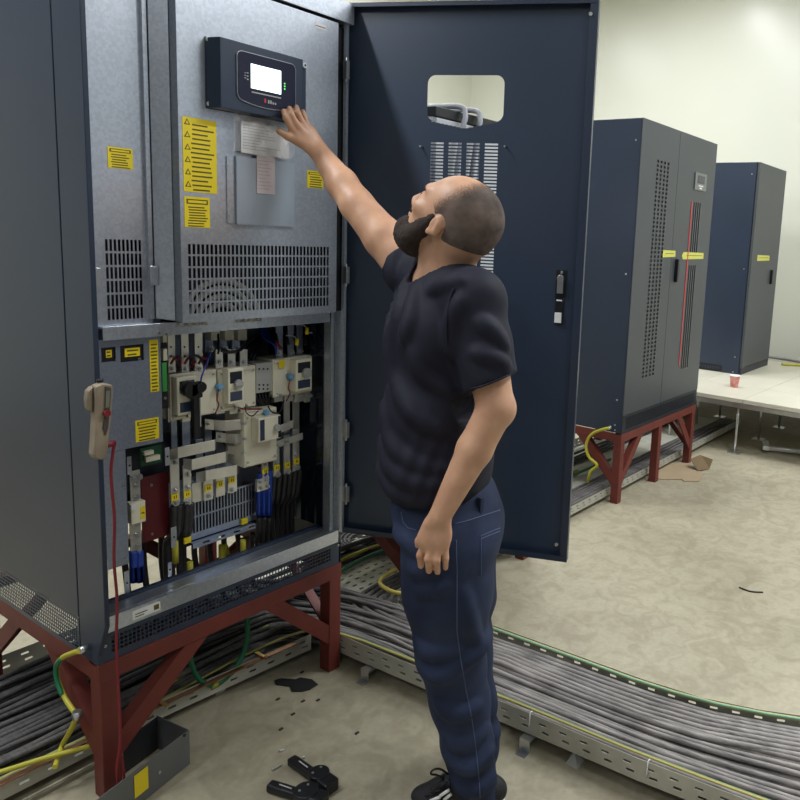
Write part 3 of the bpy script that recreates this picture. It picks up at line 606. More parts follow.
dbox(mb, 0, DW, -L_, -.0002, DZ1-.002, DZ1); dbox(mb, .002, DW-.002, -L_, -L_+.0015, DZ1-.014, DZ1-.002); dbox(mb, 0, DW, -L_, -.0002, DZ0, DZ0+.002); dbox(mb, .002, DW-.002, -L_, -L_+.0015, DZ0+.002, DZ0+.02)
dbox(mb, DW-.002, DW, -L_, -.0002, DZ0+.002, DZ1-.002); dbox(mb, DW-.026, DW-.002, -L_, -L_+.0015, DZ0+.021, DZ1-.015); dbox(mb, 0, .002, -L_, -.0002, DZ0+.002, DZ1-.002)
mb.build('door_edge', M_NAVY, door, bevel=.0008)
mb = MB(); dbox(mb, -.004, .006, -L_-.004, -L_, DZ0, DZ1); mb.build('door_seal', M_GALV, door)
for py in (70, 275, 430, 494):
    p = ony(346, py, -.04); MB().box(p[0]-.006, p[0]+.008, -.05, -.03, p[2]-.03, p[2]+.03).cyl((p[0], -.04, p[2]-.04), (p[0], -.04, p[2]+.04), .0045).build('hinge', M_STEEL, door, bevel=.001)
x, z = ondoor(561, 283)
mb = MB(); dbox(mb, x-.018, x+.018, -.004, -.0003, z-.05, z+.045); mb.build('lock_plate', M_BLACK, door, bevel=.001)
mb = MB(); dbox(mb, x-.011, x+.010, -.016, -.0045, z-.035, z+.012); mb.cyl(TD(x, z+.016, -.0045), TD(x, z+.016, -.02), .012, 16); mb.cyl(TD(x+.002, z+.036, -.0045), TD(x+.002, z+.036, -.01), .005, 10); mb.build('lock_barrel', M_STEEL, door, bevel=.002)
x, z = ondoor(559, 311)
mb = MB(); dbox(mb, x-.014, x+.014, -.006, -.0003, z-.045, z+.04); mb.build('latch_box', M_BLACK, door, bevel=.001)
mb = MB(); dbox(mb, x-.013, x+.011, -.012, -.0062, z-.04, z-.005); dbox(mb, x-.01, x+.01, -.008, -.0062, z+.034, z+.039); mb.build('latch_bolt', M_WHITE, door, bevel=.001)
for px, py in ((422, 147), (506, 147)):
    x, z = ondoor(px, py); mb = MB(); mb.cyl(TD(x, z, -.0003), TD(x, z, -.022), .003, 8); mb.build('stud', M_STEEL, door)
for px, py in ((592, 17), (558, 541)):
    x, z = ondoor(px, py); x = min(x, DW-.012); mb = MB(); mb.cyl(TD(x, z, -L_), TD(x, z, -L_-.006), .006, 10); mb.build('corner_bolt', M_STEEL, door)
# ================================================================ grey cabinet standing behind the door, seen through its window
gx0, gx1, gz = 1.385, 2.24, 2.205
gz = 2.205
stand(gx0, gx1, 0, .8, ZB, [0, 1], 'rusty red steel stand behind the open door, mostly hidden', brace=.32)
g = thing('equipment_cabinet', ((gx0+gx1)/2, .4, ZB), 'light grey cabinet with black top rim seen through the door window', 'cabinet')
d3w = (gx1-gx0)/3
MB().box(gx0, gx1, .012, .8, ZB, gz-.04).build('body', mat('light grey coat', s(178, 180, 184), .45, var=.03), g, bevel=.003)
MB().box(gx0-.003, gx1+.003, -.003, .803, gz-.04, gz).build('top_rim', M_BLACK, g, bevel=.003)
for xa, xb in [(gx0+.002+d3w*k, gx0-.003+d3w*(k+1)) for k in range(3)]:
    MB().box(xa, xb, -.004, .0118, ZB+.06, gz-.045).build('door', MATS['light grey coat'], g, bevel=.003)
M_HOSE = mat('grey corrugated hose', s(140, 142, 148), .5, var=.15, vs=40)
for k, px in enumerate((463, 478)):
    hx = ony(px, 108, -.02)[0]; MB().tube(spline([(hx-.20, .5, gz+.012), (hx-.10, .3, gz+.014), (hx-.02, .1, gz+.022), (hx+.01, .0, gz+.02), (hx+.005, -.03, gz-.02), (hx-.02, -.035, gz-.10), (hx-.06, -.035, gz-.4), (hx-.05, -.035, gz-.8)], 8), .0115, 10).build('grey_hose', M_HOSE, None, label=('grey hose looping over the grey cabinet, left one in the door window' if k == 0 else 'grey hose looping over the grey cabinet, right one in the door window'), cat='hose')
# ================================================================ closed double cabinet
c2x, c2w, c2z = 3.296, 1.272, 2.454; c2b = .474
stand(c2x, c2x+c2w, .02, .87, c2b-.004, [0, c2x+.62, 1], 'rusty red steel stand with six legs under the closed double cabinet', brace=.22)
k2 = thing('power_cabinet', (c2x+c2w/2, .45, c2b), 'closed dark grey double cabinet with red stripe on a red stand', 'cabinet')
spl = ony(672, 250, .02)[0]
MB().box(c2x+.012, c2x+c2w, .047, .87, c2b, c2z).build('body', M_GREYC, k2, bevel=.003)
MB().box(c2x, c2x+.011, .026, .868, c2b+.002, c2z-.002).build('side_panel', M_NAVY, k2, bevel=.002)
zb2 = c2b+.12
def front(k, x0, x1, z0, z1, y, hs, name='door'): return MB().holes(x0, x1, z0, z1, hs, FY(y), .004).box(x0+.001, x1-.001, y+.02, y+.026, z0+.001, z1-.001, 1).build(name, [M_GREYC, M_BLACK], k)
lx = [ony(px, 165, .02)[0] for px in (656, 670)]; zt_ = ony(662, 160, .02)[2]; zb_ = ony(645, 378, .02)[2]
d1 = front(k2, c2x+.002, spl-.002, zb2, c2z-.001, .02, grid(lx[0], lx[1], 4, .5, zb_, zt_, 52, .6))
lx = [ony(px, 205, .02)[0] for px in (693, 701)]; zt_ = ony(694, 202, .02)[2]; zb_ = ony(685, 368, .02)[2]
d2 = front(k2, spl+.002, c2x+c2w-.001, zb2, c2z-.001, .02, [(lx[0]+(lx[1]-lx[0])*(k+.25)/4, lx[0]+(lx[1]-lx[0])*(k+.75)/4, a_, b_) for k in range(4) for a_, b_ in ((zt_-.37, zt_), (zb_, zt_-.45))])
MB().holes(c2x+.002, c2x+c2w-.001, c2b, zb2-.003, grid(c2x+.05, c2x+c2w-.05, 60, .7, c2b+.02, zb2-.02, 6, .6), FY(.022), .003).box(c2x+.01, c2x+c2w-.01, .03, .035, c2b, zb2, 1).build('base_grille', [M_DARK, M_BLACK], k2)
ap = ony(690, 250, .02)
rx = ony(692, 201, .02); rb = ony(678, 366, .02); MB().box(rx[0]-.01, rx[0]+.006, .0165, .0198, rb[2], rx[2]).build('red_stripe', mat('red stripe', s(190, 50, 56), .4), d2, bevel=.001)
a_ = RC(695, 172, 705, 192, .02); MB().box(a_[0], a_[1], .012, .0198, a_[2], a_[3]).build('display_bezel', mat('bezel grey', s(120, 124, 122), .3, .5), d2, bevel=.003)
w_, h_ = a_[1]-a_[0], a_[3]-a_[2]
MB().box(a_[0]+w_*.2, a_[1]-w_*.2, .0105, .0119, a_[2]+h_*.4, a_[3]-h_*.15).box(a_[0]+w_*.3, a_[1]-w_*.3, .0105, .0119, a_[2]+h_*.24, a_[2]+h_*.3, 1).box(a_[0]+w_*.4, a_[1]-w_*.4, .0105, .0119, a_[2]+h_*.1, a_[2]+h_*.18, 1).build('display_screen', [mat('dark screen', s(44, 50, 64), .15), M_WHITE], d2)
M_TAPE = mat('pale yellow tape', s(206, 204, 96), .6, var=.04, vs=30)
def tape(r, par, y=.02, pt=False):
    a_ = RC(*r, y); h_ = a_[3]-a_[2]; P = [(a_[0]+(.02 if pt else 0), a_[2]), (a_[1], a_[2]+h_*.1), (a_[1]-.004, a_[3]-h_*.05), (a_[0]+(.03 if pt else .002), a_[3])]
    if pt: P.append((a_[0], (a_[2]+a_[3])/2))
    MB().prism([(x, y, z) for x, z in P], (0, -.002, 0)).box(a_[0]+.04*(1+pt), a_[1]-.03, y-.0025, y-.002, a_[2]+h_*.5, a_[2]+h_*.58, 1).build('written_tape', [M_TAPE, M_INK], par)
tape((663, 250, 675, 257.5), d1); tape((682, 252, 703, 259.5), d2, pt=True)
def handle(px, p0, p1, par, y=.02):
    a_ = ony(px, p0, y); b_ = ony(px-1, p1, y); MB().prism([(a_[0]-.012, y, a_[2]), (a_[0]+.012, y, a_[2]), (a_[0]+.022, y, a_[2]-.06), (a_[0]+.018, y, b_[2]+.02), (a_[0]+.006, y, b_[2]), (a_[0]-.014, y, b_[2])], (0, -.025, 0)).build('handle', M_BLACK, par, bevel=.004)
handle(676, 259, 282, d1)
def sscrew(px, py, x, par):
    p = onx(px, py, x); MB().cyl((x-.003, p[1], p[2]), (x, p[1], p[2]), .006, 10).build('screw', M_STEEL, par)
for px, py in ((636, 140), (626, 274), (617, 400), (615, 425), (615, 430)): sscrew(px, py, c2x, k2)
hs = grid(.46, .72, 12, .6, c2b+.03, c2b+.15, 10, .5); MB().holes(.45, .73, c2b+.02, c2b+.16, hs, FX(c2x-.0025), .002).build('side_grille', M_NAVYD, k2)
# ================================================================ raised floor platform with single cabinet
PZ = .47
pf0 = onz(697, 392, PZ); pf1 = onz(800, 409, PZ)
M_TILE = mat('raised floor tile', s(208, 203, 186), .4, var=.04, vs=4)
pl = thing('raised_floor', (6, -.5, 0), 'pale raised floor platform on thin pedestals under the single cabinet', 'raised floor')
ex = pf0[0]
# front edge direction
ed = (pf1-pf0)[:2]; ed /= np.linalg.norm(ed); en = np.array([-ed[1], ed[0]]); en = en if en[0] > 0 else -en
P0 = pf0[:2]-ed*2.6; 
def TP(s_, d_, z): q = P0+ed*s_+en*d_; return (q[0], q[1], z)
TS = .6; NS, NDp = 9, 6
for i in range(NS):
    for j in range(NDp):
        c_ = P0+ed*(i+.5)*TS+en*(j+.5)*TS
        if c_[0] > XB-.3 or c_[1] > YS-.3: continue
        vs = [TP(i*TS+.002, j*TS+.002, 0), TP((i+1)*TS-.002, j*TS+.002, 0), TP((i+1)*TS-.002, (j+1)*TS-.002, 0), TP(i*TS+.002, (j+1)*TS-.002, 0)]
        if max(v[0] for v in vs) > XB-.01: continue
        MB().prism([(v[0], v[1], PZ-.035) for v in vs], (0, 0, .035)).build('floor_tile', M_TILE, pl, bevel=.002)
MB().prism([TP(0, .0, PZ-.075), TP(NS*TS, .0, PZ-.075), TP(NS*TS, .03, PZ-.075), TP(0, .03, PZ-.075)], (0, 0, .037)).build('edge_rail', M_STEEL, pl)
def pedestal(q, lab=None):
    MB().cyl((q[0], q[1], .004), (q[0], q[1], PZ-.04), .011, 10).cyl((q[0], q[1], PZ-.16), (q[0], q[1], PZ-.14), .017, 8).box(q[0]-.05, q[0]+.05, q[1]-.05, q[1]+.05, 0, .004).box(q[0]-.04, q[0]+.04, q[1]-.04, q[1]+.04, PZ-.04, PZ-.036).build('pedestal', M_STEEL, pl)
q = onz(725, 458, 0); 
so = ((q[:2]-P0)@ed) % TS
for i in range(NS):
    for j in range(5):
        q2 = P0+ed*(so+i*TS)+en*(.05+j*TS)
        if q2[0] < XB-.1 and q2[1] < YS: pedestal(q2)
# single cabinet
c3x, c3y, c3w, c3z = 6.224, .215, .879, 2.507
k3 = thing('power_cabinet', (c3x+.44, c3y+.4, PZ), 'closed dark single cabinet on the pale raised floor by the wall', 'cabinet')
MB().box(c3x+.012, c3x+c3w, c3y+.026, c3y+.85, PZ+.001, c3z).build('body', M_GREYC, k3, bevel=.003)
MB().box(c3x, c3x+.011, c3y+.03, c3y+.848, PZ+.004, c3z-.002).build('side_panel', M_NAVY, k3, bevel=.002)
d3 = MB().box(c3x+.002, c3x+c3w, c3y, c3y+.022, PZ+.07, c3z-.002).build('door', M_GREYC, k3, bevel=.002)
MB().box(c3x+.002, c3x+c3w, c3y+.004, c3y+.024, PZ+.001, PZ+.066).build('plinth', M_DARK, k3)
tape((757.5, 255, 769, 261), d3, c3y); handle(771, 270, 284, d3, c3y)
for px, py in ((752, 174), (744, 269), (735, 357), (733, 372)): sscrew(px, py, c3x, k3)
hs = grid(.42, .78, 16, .55, PZ+.02, PZ+.06, 2, .5); MB().holes(c3y+.2, c3y+.62, PZ+.01, PZ+.07, [(h[0]+c3y, h[1]+c3y, h[2], h[3]) for h in grid(.22, .6, 14, .6, PZ+.02, PZ+.06, 1, .8)], FX(c3x-.0025), .002).build('side_grille', M_BLACK, k3)
# paper cup with red print
q = onz(734, 387, PZ)
cp_ = MB(); cp_.tube([(q[0], q[1], PZ+.001), (q[0], q[1], PZ+.1)], [.033, .045], 20, 0); cup = cp_.build('paper_cup', mat('red printed cup', s(190, 80, 70), .5, c2=s(226, 190, 180), vs=14), None, bevel=.001, label='small red and white paper cup on the raised floor', cat='cup', org=(q[0], q[1], PZ))
MB().cyl((q[0], q[1], PZ+.1), (q[0], q[1], PZ+.106), .047, 20).build('rim', M_WHITE, cup)
# conduit and cable bits along the wall on the platform
MB().tube(spline([(7.55, 3.0, PZ+.02), (7.6, 1.5, PZ+.02), (7.62, .3, PZ+.02), (7.45, -.3, PZ+.02), (7.6, -1.2, PZ+.02)], 8), .02, 8).build('grey_conduit', M_GREYP, None, label='grey conduit lying on the raised floor along the wall', cat='conduit')
MB().tube(spline([(7.2, .1, PZ+.015), (7.35, -.2, PZ+.015), (7.2, -.5, PZ+.015), (7.35, -.9, PZ+.015)], 8), .014, 8).build('yellow_cable', M_YG, None, label='loose yellow cable lying on the raised floor near the wall', cat='cable')
# steel bars lying on the floor under the platform
q = onz(765, 451, 0); q2 = onz(800, 455, 0); d_ = (q2-q)/np.linalg.norm(q2-q)
t = thing('steel_bracket', (q[0], q[1], 0), 'galvanised steel bracket arm lying on the floor under the platform', 'bracket')
MB().bar(q+[0, 0, .03], q+d_*1.4+[0, 0, .03], .05, .03).build('arm', M_STEEL, t, bevel=.003)
MB().bar(q+d_*.0+np.array([-d_[1], d_[0], 0])*.1+[0, 0, .05], q+np.array([d_[1], -d_[0], 0])*.1+[0, 0, .05], .05, .04).build('end_plate', M_STEEL, t, bevel=.003)
# cardboard under the closed double cabinet
cb = [onz(*p) for p in ((648, 478), (661, 463), (689, 464), (692, 470), (704, 474), (699, 482), (684, 482), (682, 480), (662, 480))]
c = MB().prism([(p[0], p[1], .002) for p in cb], (0, 0, .006)).build('cardboard_sheet', mat('brown cardboard', s(172, 152, 124), .8, var=.06), None, label='flattened brown cardboard piece lying by the red stand legs', cat='cardboard')
q = onz(697, 468); MB().prism([(q[0]-.09, q[1]-.05, .009), (q[0]+.03, q[1]-.09, .009), (q[0]+.06, q[1]-.1, .075), (q[0]+.02, q[1]-.02, .10), (q[0]-.06, q[1]+.03, .075)], (.0, .012, .003)).build('flap', mat('dark cardboard', s(120, 100, 72), .8), c)
# bit of wire on the floor
q = onz(739, 588); q2 = onz(763, 593); q3 = onz(750, 592); MB().tube(spline([q+[0, 0, .004], q3+[0, 0, .004], q2+[0, 0, .004]], 6), .004, 6).build('wire_offcut', M_BLACK, None, label='short black wire offcut alone on the open floor', cat='wire')
# ================================================================ cable trays
def interp(tab, y):
    ys_ = [p[0] for p in tab][::-1]; xs_ = [p[1] for p in tab][::-1]; return float(np.interp(y, ys_, xs_))
NEAR = [(.12, .915), (-.065, .92), (-.44, .943), (-.98, .975), (-1.25, .99), (-1.59, 1.025), (-2.2, 1.12), (-3.2, 1.35)]
FAR = [(.12, 1.30), (-.39, 1.325), (-.74, 1.345), (-1.07, 1.362), (-1.29, 1.39), (-1.48, 1.45), (-1.60, 1.505), (-2.2, 1.72), (-3.2, 2.1)]
M_TRAY = mat('dusty galvanised tray', s(184, 182, 170), .5, .3, var=.1, vs=12)
def rail(path, z0, z1, name, par, slots=True, th=.002, out=0):
    """upright tray side rail with two rows of slots following a floor path"""
    P = [np.array(p, float) for p in path]; L = [0]
    for i in range(1, len(P)): L.append(L[-1]+np.linalg.norm(P[i]-P[i-1]))
    def T(s_, z, d):
        i = min(max(np.searchsorted(L, s_)-1, 0), len(P)-2); t = (s_-L[i])/(L[i+1]-L[i]); q = P[i]+(P[i+1]-P[i])*t; u = (P[i+1]-P[i])/np.linalg.norm(P[i+1]-P[i]); return (q[0]-u[1]*d, q[1]+u[0]*d, z)
    hs = []; n = int(L[-1]/.075)
    h_ = z1-z0
    if slots:
        for k in range(n):
            s0 = (k+.3)*L[-1]/n; hs += [(s0, s0+.026, z0+h_*.62, z0+h_*.62+.008), (s0+.012, s0+.038, z0+h_*.28, z0+h_*.28+.008)]
    mb = MB(); k = 0; step = 40
    mb.holes(0, L[-1], z0, z1, hs+[(L[i], L[i], z0, z0) for i in range(1, len(L)-1)], T, th)
    return mb.build(name, M_TRAY, par)
ta = thing('cable_tray', (0, .45, 0), 'long perforated cable tray running beneath the row of cabinets', 'cable tray')
rail([(-3.2, .19), (.3, .185), (.88, .135)], .035, .10, 'near_rail', ta)
rail([(-3.2, .86), (.9, .86), (1.6, .86), (6.0, .86)], .035, .11, 'far_rail', ta)
rail([(1.52, .105), (3.2, .105), (6.0, .105)], .035, .09, 'near_rail', ta)
MB().box(-3.2, .93, .195, .855, .035, .037).box(2.2, 6.0, .11, .855, .035, .037).build('tray_base', M_TRAY, ta)
MB().holes(.931, 2.199, .14, .855, grid(.95, 2.18, 22, .38, .16, .84, 15, .3), lambda x, y, d: (x, y, .037-d), .002).build('perforated_base', mat('bright perforated tray', s(200, 198, 188), .45, .3, var=.06), ta)
for x in (-2.4, -1.2, .5, 1.9, 3.0, 4.2, 5.4): MB().box(x, x+.04, .2, .85, .0, .034).build('floor_bracket', M_TRAY, ta)
tb = thing('cable_tray', (1.15, -1.2, 0), 'slotted cable tray full of dusty cables sweeping across the open floor behind the man', 'cable tray')
ys = [.12, -.065, -.44, -.98, -1.25, -1.59, -1.9, -2.2, -2.7, -3.2]
rail([(interp(NEAR, y), y) for y in ys], .05, .125, 'near_rail', tb)
ysf = [.05, -.39, -.74, -1.07, -1.29, -1.48, -1.6, -1.9, -2.2, -2.7, -3.2]
rail([(interp(FAR, y)+.012, y) for y in ysf], .05, .135, 'far_rail', tb)
mb = MB(); yy = [.1]+ys[1:]
mb.add([(interp(NEAR, y)+.002, y, .05) for y in yy]+[(interp(FAR, y)+.01, y, .05) for y in yy]+[(interp(NEAR, y)+.002, y, .048) for y in yy]+[(interp(FAR, y)+.01, y, .048) for y in yy], [(i, i+1, len(yy)+i+1, len(yy)+i) for i in range(len(yy)-1)]+[(2*len(yy)+i, 3*len(yy)+i, 3*len(yy)+i+1, 2*len(yy)+i+1) for i in range(len(yy)-1)]); mb.build('tray_base', M_TRAY, tb)
for y in (-.15, -.86, -1.6, -2.5):
    xa, xb = interp(NEAR, y), interp(FAR, y); mb = MB().box(xa-.03, xb+.04, y-.02, y+.02, .04, .047).box(xa-.03, xa-.027, y-.02, y+.02, 0, .04).box(xb+.037, xb+.04, y-.02, y+.02, 0, .04).box(xa-.055, xa-.03, y-.02, y+.02, .0, .003).build('floor_bracket', M_STEEL, tb)
for y in (-.52, -.86, -1.28, -1.72, -2.1):
    x = interp(NEAR, y); MB().tube([(x+.012, y, .13), (x-.004, y, .132), (x-.006, y, .09), (x-.005, y+.004, .075)], .0022, 6).build('white_cable_tie', M_WHITE, tb)
q = (1.0, -1.02); MB().add([(q[0]-.03, q[1]-.03, .002), (q[0]+.03, q[1]-.02, .002), (q[0]+.02, q[1]+.03, .002), (q[0]-.025, q[1]+.02, .002), (q[0]-.005, q[1], .045)], [(0, 1, 4), (1, 2, 4), (2, 3, 4), (3, 0, 4), (3, 2, 1, 0)]).build('plastic_scrap', mat('milky plastic', s(200, 200, 196), .3, alpha=.6), None, label='crumpled clear plastic scrap under the near rail of the cable tray', cat='plastic scrap')
# ---------------- cables: from under the open cabinet round the bend into the tray
rc = random.Random(11)
def smooth(a, b, t): t = max(0, min(1, (t-a)/(b-a))); return t*t*(3-2*t)
def cable(pts, r, m, name, label, cat, group=None, n=8): return MB().tube(pts, r, n).build(name, m, None, label=label, cat=cat, group=group, org=(0, 0, 0) if m is M_DUSTY_SHADE else None)
def traycab(w, lay, r, k):
    ph = rc.random()*6; am = .012+.01*rc.random(); zl = .052+r+lay*r*1.75
    pts = []
    ya = .235+w*.55; spread = (rc.random()-.5)*.05; swap = (rc.random()-.5)*.16
    rho = .06+w*.33
    for x in np.arange(-3.1, .78, .14):
        f = smooth(.9, -1.5, x); pts.append((x, ya+swap*math.sin(x*1.3+ph)*f+am*math.sin(x*3.1+ph)+spread*(1-f)*.3, zl+.012*(.5+.5*math.sin(x*2.7+ph*2))*(1-.0*f)+.02*smooth(-.2, .7, x)))
    y1 = pts[-1][1]; c = (.80, y1-rho-.02*0)
    tx = lambda y: interp(NEAR, y)+.016+w*(interp(FAR, y)-interp(NEAR, y)-.03)
    # bend: quarter ellipse from (.80,y1) to (tx(-.25), -.25)
    ex, ey = tx(-.3), -.3+.25*w
    for i in range(1, 11):
        t = i/10*math.pi/2; pts.append((.80+(ex-.80)*math.sin(t), ey+(y1-ey)*math.cos(t), zl+.02+.012*math.sin(ph+t*3)-.01*i/10))
    for y in np.arange(ey-.12, -3.2, -.13):
        pts.append((tx(y)+.003*math.sin(y*5+ph), y, zl+.01+.003*math.sin(ph+y*4)+.004*math.sin(ph*3+y*1.1)))
    return pts
NB = 21
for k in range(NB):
    cable(traycab((k+.5)/NB, 0, .0088, k), .0092, M_DUSTY_SHADE, 'power_cable', 'dusty black power cable lying side by side with others in the cable tray', 'cable', 'power cables running round into the open tray')
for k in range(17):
    cable(traycab((k+.9)/18, 1, .0088, k), .0092, M_DUSTY_SHADE, 'power_cable', 'dusty black power cable lying side by side with others in the cable tray', 'cable', 'power cables running round into the open tray')
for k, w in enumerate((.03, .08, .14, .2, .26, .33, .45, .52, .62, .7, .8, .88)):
    cable(traycab(w, 2, .0088, k), .0092, M_DUSTY_SHADE, 'power_cable', 'dusty black power cable lying side by side with others in the cable tray', 'cable', 'power cables running round into the open tray')
# cables coming from the far side of the row, curling into the same tray
for k in range(7):
    r_ = .0105; ym = .13+k*.028; ex = interp(FAR, -.4)-.02-k*.024
    pts = [(x, ym+.01*math.sin(x*2+k), .06+.004*math.sin(x*3+k)) for x in np.arange(6.0, 1.75, -.3)]
    pts += spline([(1.72, ym, .062), (1.50-k*.02, ym-.015, .07), (1.35-k*.024, ym-.07, .085), (1.27-k*.024, ym-.19, .10), (ex-.03, -.25, .105), (ex, -.6, .108+.002*k)], 6)
    pts += [(interp(FAR, y)-.03-k*.024, y, .108+.002*math.sin(y*5+k)) for y in np.arange(-.75, -3.1, -.2)]
    cable(pts, r_, M_DUSTY_SHADE, 'power_cable', 'dusty grey power cable curling from the far row into the tray behind the man', 'cable', 'power cables curling in from the far cabinets')
for k in range(4):
    cable([(x, .62+k*.035+.012*math.sin(x*2.2+k*2), .05+.01*(k % 2)) for x in np.arange(1.05, 6.1, .2)], .0105, M_CABLE, 'power_cable', 'black power cable lying flat along the tray under the closed cabinets', 'cable', 'black cables under the closed cabinets')
# bundle drooping under the open cabinet
for k in range(8):
    x0 = .30+.07*k; pts = spline([(x0, .42, .60), (x0+.01, .42+.01*k, .44), (x0+.05, .46, .26), (x0+.14, .5, .16), (x0+.34, .48-.02*k, .13)], 7)
    cable(pts, .011, M_CABLE, 'power_cable', 'thick black power cable dropping from the open cabinet into the tray', 'cable', 'thick cables dropping from the open cabinet')
# earth conductors
ye = 'earth cable'
ptsn = spline([(-.2, .205, .09), (.3, .21, .085), (.6, .205, .10), (.82, .16, .118), (.905, .06, .125), (.935, -.1, .13)], 7)+[(interp(NEAR, y)+.013, y, .133) for y in np.arange(-.3, -3.1, -.15)]
c = cable(ptsn, .0042, mat('dull yellow sheath', s(190, 176, 100), .5), 'earth_cable', 'thin yellow earth cable along the near rail of the cable tray', ye)
MB().tube([(p[0]+.004, p[1]+.003, p[2]+.001) for p in ptsn], .0036, 6).build('green_stripe', mat('dull green sheath', s(120, 150, 110), .5), c)
ptsf = [(interp(FAR, y)-.006, y, .133) for y in np.arange(-.3, -3.1, -.15)]
c = cable(ptsf, .007, mat('dull yellow sheath', s(190, 176, 100), .5), 'earth_cable', 'yellow and pale green earth cable along the far rail of the cable tray', ye)
MB().tube([(p[0]-.006, p[1], p[2]+.004) for p in ptsf], .0055, 6).build('green_stripe', mat('pale green sheath', s(130, 172, 142), .5), c)
def pts_on(plane, val, L): return [plane(px, py, val) for px, py in L]
a_ = pts_on(onx, -.028, [(79, 651), (70, 654), (62, 658), (57, 666), (58, 680), (63, 694), (70, 706), (77, 715)])
b_ = [onx(77, 715, -.028)]+[onx(72, 728, -.028), onx(62, 746, -.02)]+[onz(55, 767, .105)]
c = cable(spline(a_, 5), .0078, M_YG, 'earth_cable', 'bent yellow green earth cable bolted to the open cabinet side', ye)
MB().tube(spline([p+np.array([-.004, -.003, 0]) for p in a_[2:6]], 5), .0072, 8).build('green_part', M_GREEN, c)
MB().tube(spline(b_, 5), .0076, M_YG and 8).build('lower_length', M_YG, c)
q = a_[-1]; MB().cyl(q-[0, 0, .012], q+[.0, 0, .012], .012, 10).cyl(q-[.012, 0, 0], q+[.012, 0, 0], .008, 8).build('clamp', M_STEEL, c)
q = a_[0]; MB().cyl(q+np.array([.0, 0, 0]), q+np.array([.022, 0, 0]), .010, 10).build('lug', M_STEEL, c)
a_ = [onz(-40, 782, .12), onz(0, 772, .12), onz(45, 758, .12), onz(90, 746, .12), onz(120, 735, .11), (.35, .25, .10), (.8, .3, .11)]
cable(spline(a_, 6), .0075, M_YG, 'earth_cable', 'yellow green earth cable lying over the black cables at lower left', ye)
a_ = pts_on(ony, .172, [(188, 628), (189, 645), (192, 665), (200, 680), (214, 685), (228, 676), (240, 660), (247, 640), (247, 615), (243, 595)])
c = cable(spline(a_, 6), .0095, M_GREEN, 'green_cable', 'green earth cable hanging in a loop beneath the open cabinet', 'cable')
q = a_[4]; MB().cyl(q-np.array([.012, 0, 0]), q+np.array([.012, 0, .002]), .011, 10).build('yellow_tape', M_YG, c)
# copper strip on the near rail
a_ = [(-2.5, .178, .098), (.2, .172, .098), (.62, .145, .098), (.80, .128, .100)]
mb = MB()
for i in range(3): mb.bar(a_[i], a_[i+1], .02, .004)
cs = mb.build('copper_strip', M_COPPER, None, label='thin copper earth strip along the tray rail under the open cabinet', cat='copper strip', bevel=.001)
for x in (.28, .66, -.25): MB().box(x-.006, x+.006, .135, .185, .101, .106).build('brass_clip', mat('brass', s(190, 150, 90), .35, .8), cs)
# yellow and green cables on the perforated tray behind the stand
cable(spline([(1.05, .45, .075), (1.2, .52, .08), (1.5, .60, .08), (2.2, .58, .06), (3.6, .5, .06)], 8), .009, M_YG, 'earth_cable', 'yellow earth cable crossing the perforated tray behind the open cabinet stand', ye)
cable(spline([(1.0, .38, .075), (1.2, .45, .085), (1.55, .52, .085), (2.2, .50, .065), (4.0, .45, .06)], 8), .010, M_GREEN, 'green_cable', 'green cable crossing the perforated tray behind the open cabinet stand', 'cable')
cable(spline([(1.75, .33, .075), (1.42, .28, .1), (1.3, .12, .13), (1.33, -.1, .14), (1.3, -.4, .135)], 8), .010, mat('yellow ochre sheath', s(200, 180, 84), .5), 'earth_cable', 'curved yellow earth cable looping next to the man behind his thigh', ye)
for k in range(4): cable([(1.75+(.10+.022*k)*math.cos(t*.3), .72+(.10+.022*k)*math.sin(t*.3), .06+.003*k) for t in range(21)], .0095, M_DUSTY_SHADE, 'coiled_cable', 'grey cable coil ring lying on the perforated tray under the door', 'cable', 'cable coil under the door')
cable(spline([(1.0, .55, .09), (1.4, .66, .10), (1.8, .66, .09), (2.6, .6, .07)], 8), .014, M_CABLE, 'power_cable', 'thick black cable lying across the perforated tray beneath the open door', 'cable')
# earth lead on the closed double cabinet
a_ = pts_on(onx, c2x-.028, [(609, 428), (598, 431), (590, 436), (586, 446), (589, 457), (597, 465), (591, 471), (589, 476)])
a_ += [onz(588, 482, .1)]
c = cable(spline(a_, 6), .010, M_YG, 'earth_cable', 'yellow earth lead curving down from the closed double cabinet side', ye)
q = a_[0]; MB().cyl(q, q+np.array([.022, 0, 0]), .012, 10).build('lug', M_STEEL, c)
# ---------------- loose things on the floor
bc = thing('sheet_metal_cover', (.1, -.05, 0), 'grey folded sheet metal cover with yellow sticker on the floor at the stand leg', 'metal cover')
A_ = np.array([.243, -.052]); Bv = np.array([-.25, -.168]); Cv = np.array([.222, .095]); e1 = (Bv-A_)/np.linalg.norm(Bv-A_); e2 = (Cv-A_)/np.linalg.norm(Cv-A_)
def plate(p, q, z0, z1, th=.003):
    d = (q-p)/np.linalg.norm(q-p); nn = np.array([-d[1], d[0]])*th
    return [(p[0], p[1], z0), (q[0], q[1], z0), (q[0]+nn[0], q[1]+nn[1], z0), (p[0]+nn[0], p[1]+nn[1], z0)], (0, 0, z1-z0)
M_GREYS = mat('satin grey sheet', s(112, 114, 116), .38, .4, var=.05)
MB().prism(*plate(Bv, A_, .002, .12)).build('front_face', M_GREYS, bc, bevel=.001)
MB().prism(*plate(A_+e2*.004, Cv, .002, .12)).build('end_face', M_GREYS, bc, bevel=.001)
MB().prism(*plate(Cv, Cv+e1*.13, .002, .115)).build('rear_face', mat('dark sheet', s(40, 42, 44), .5), bc, bevel=.001)
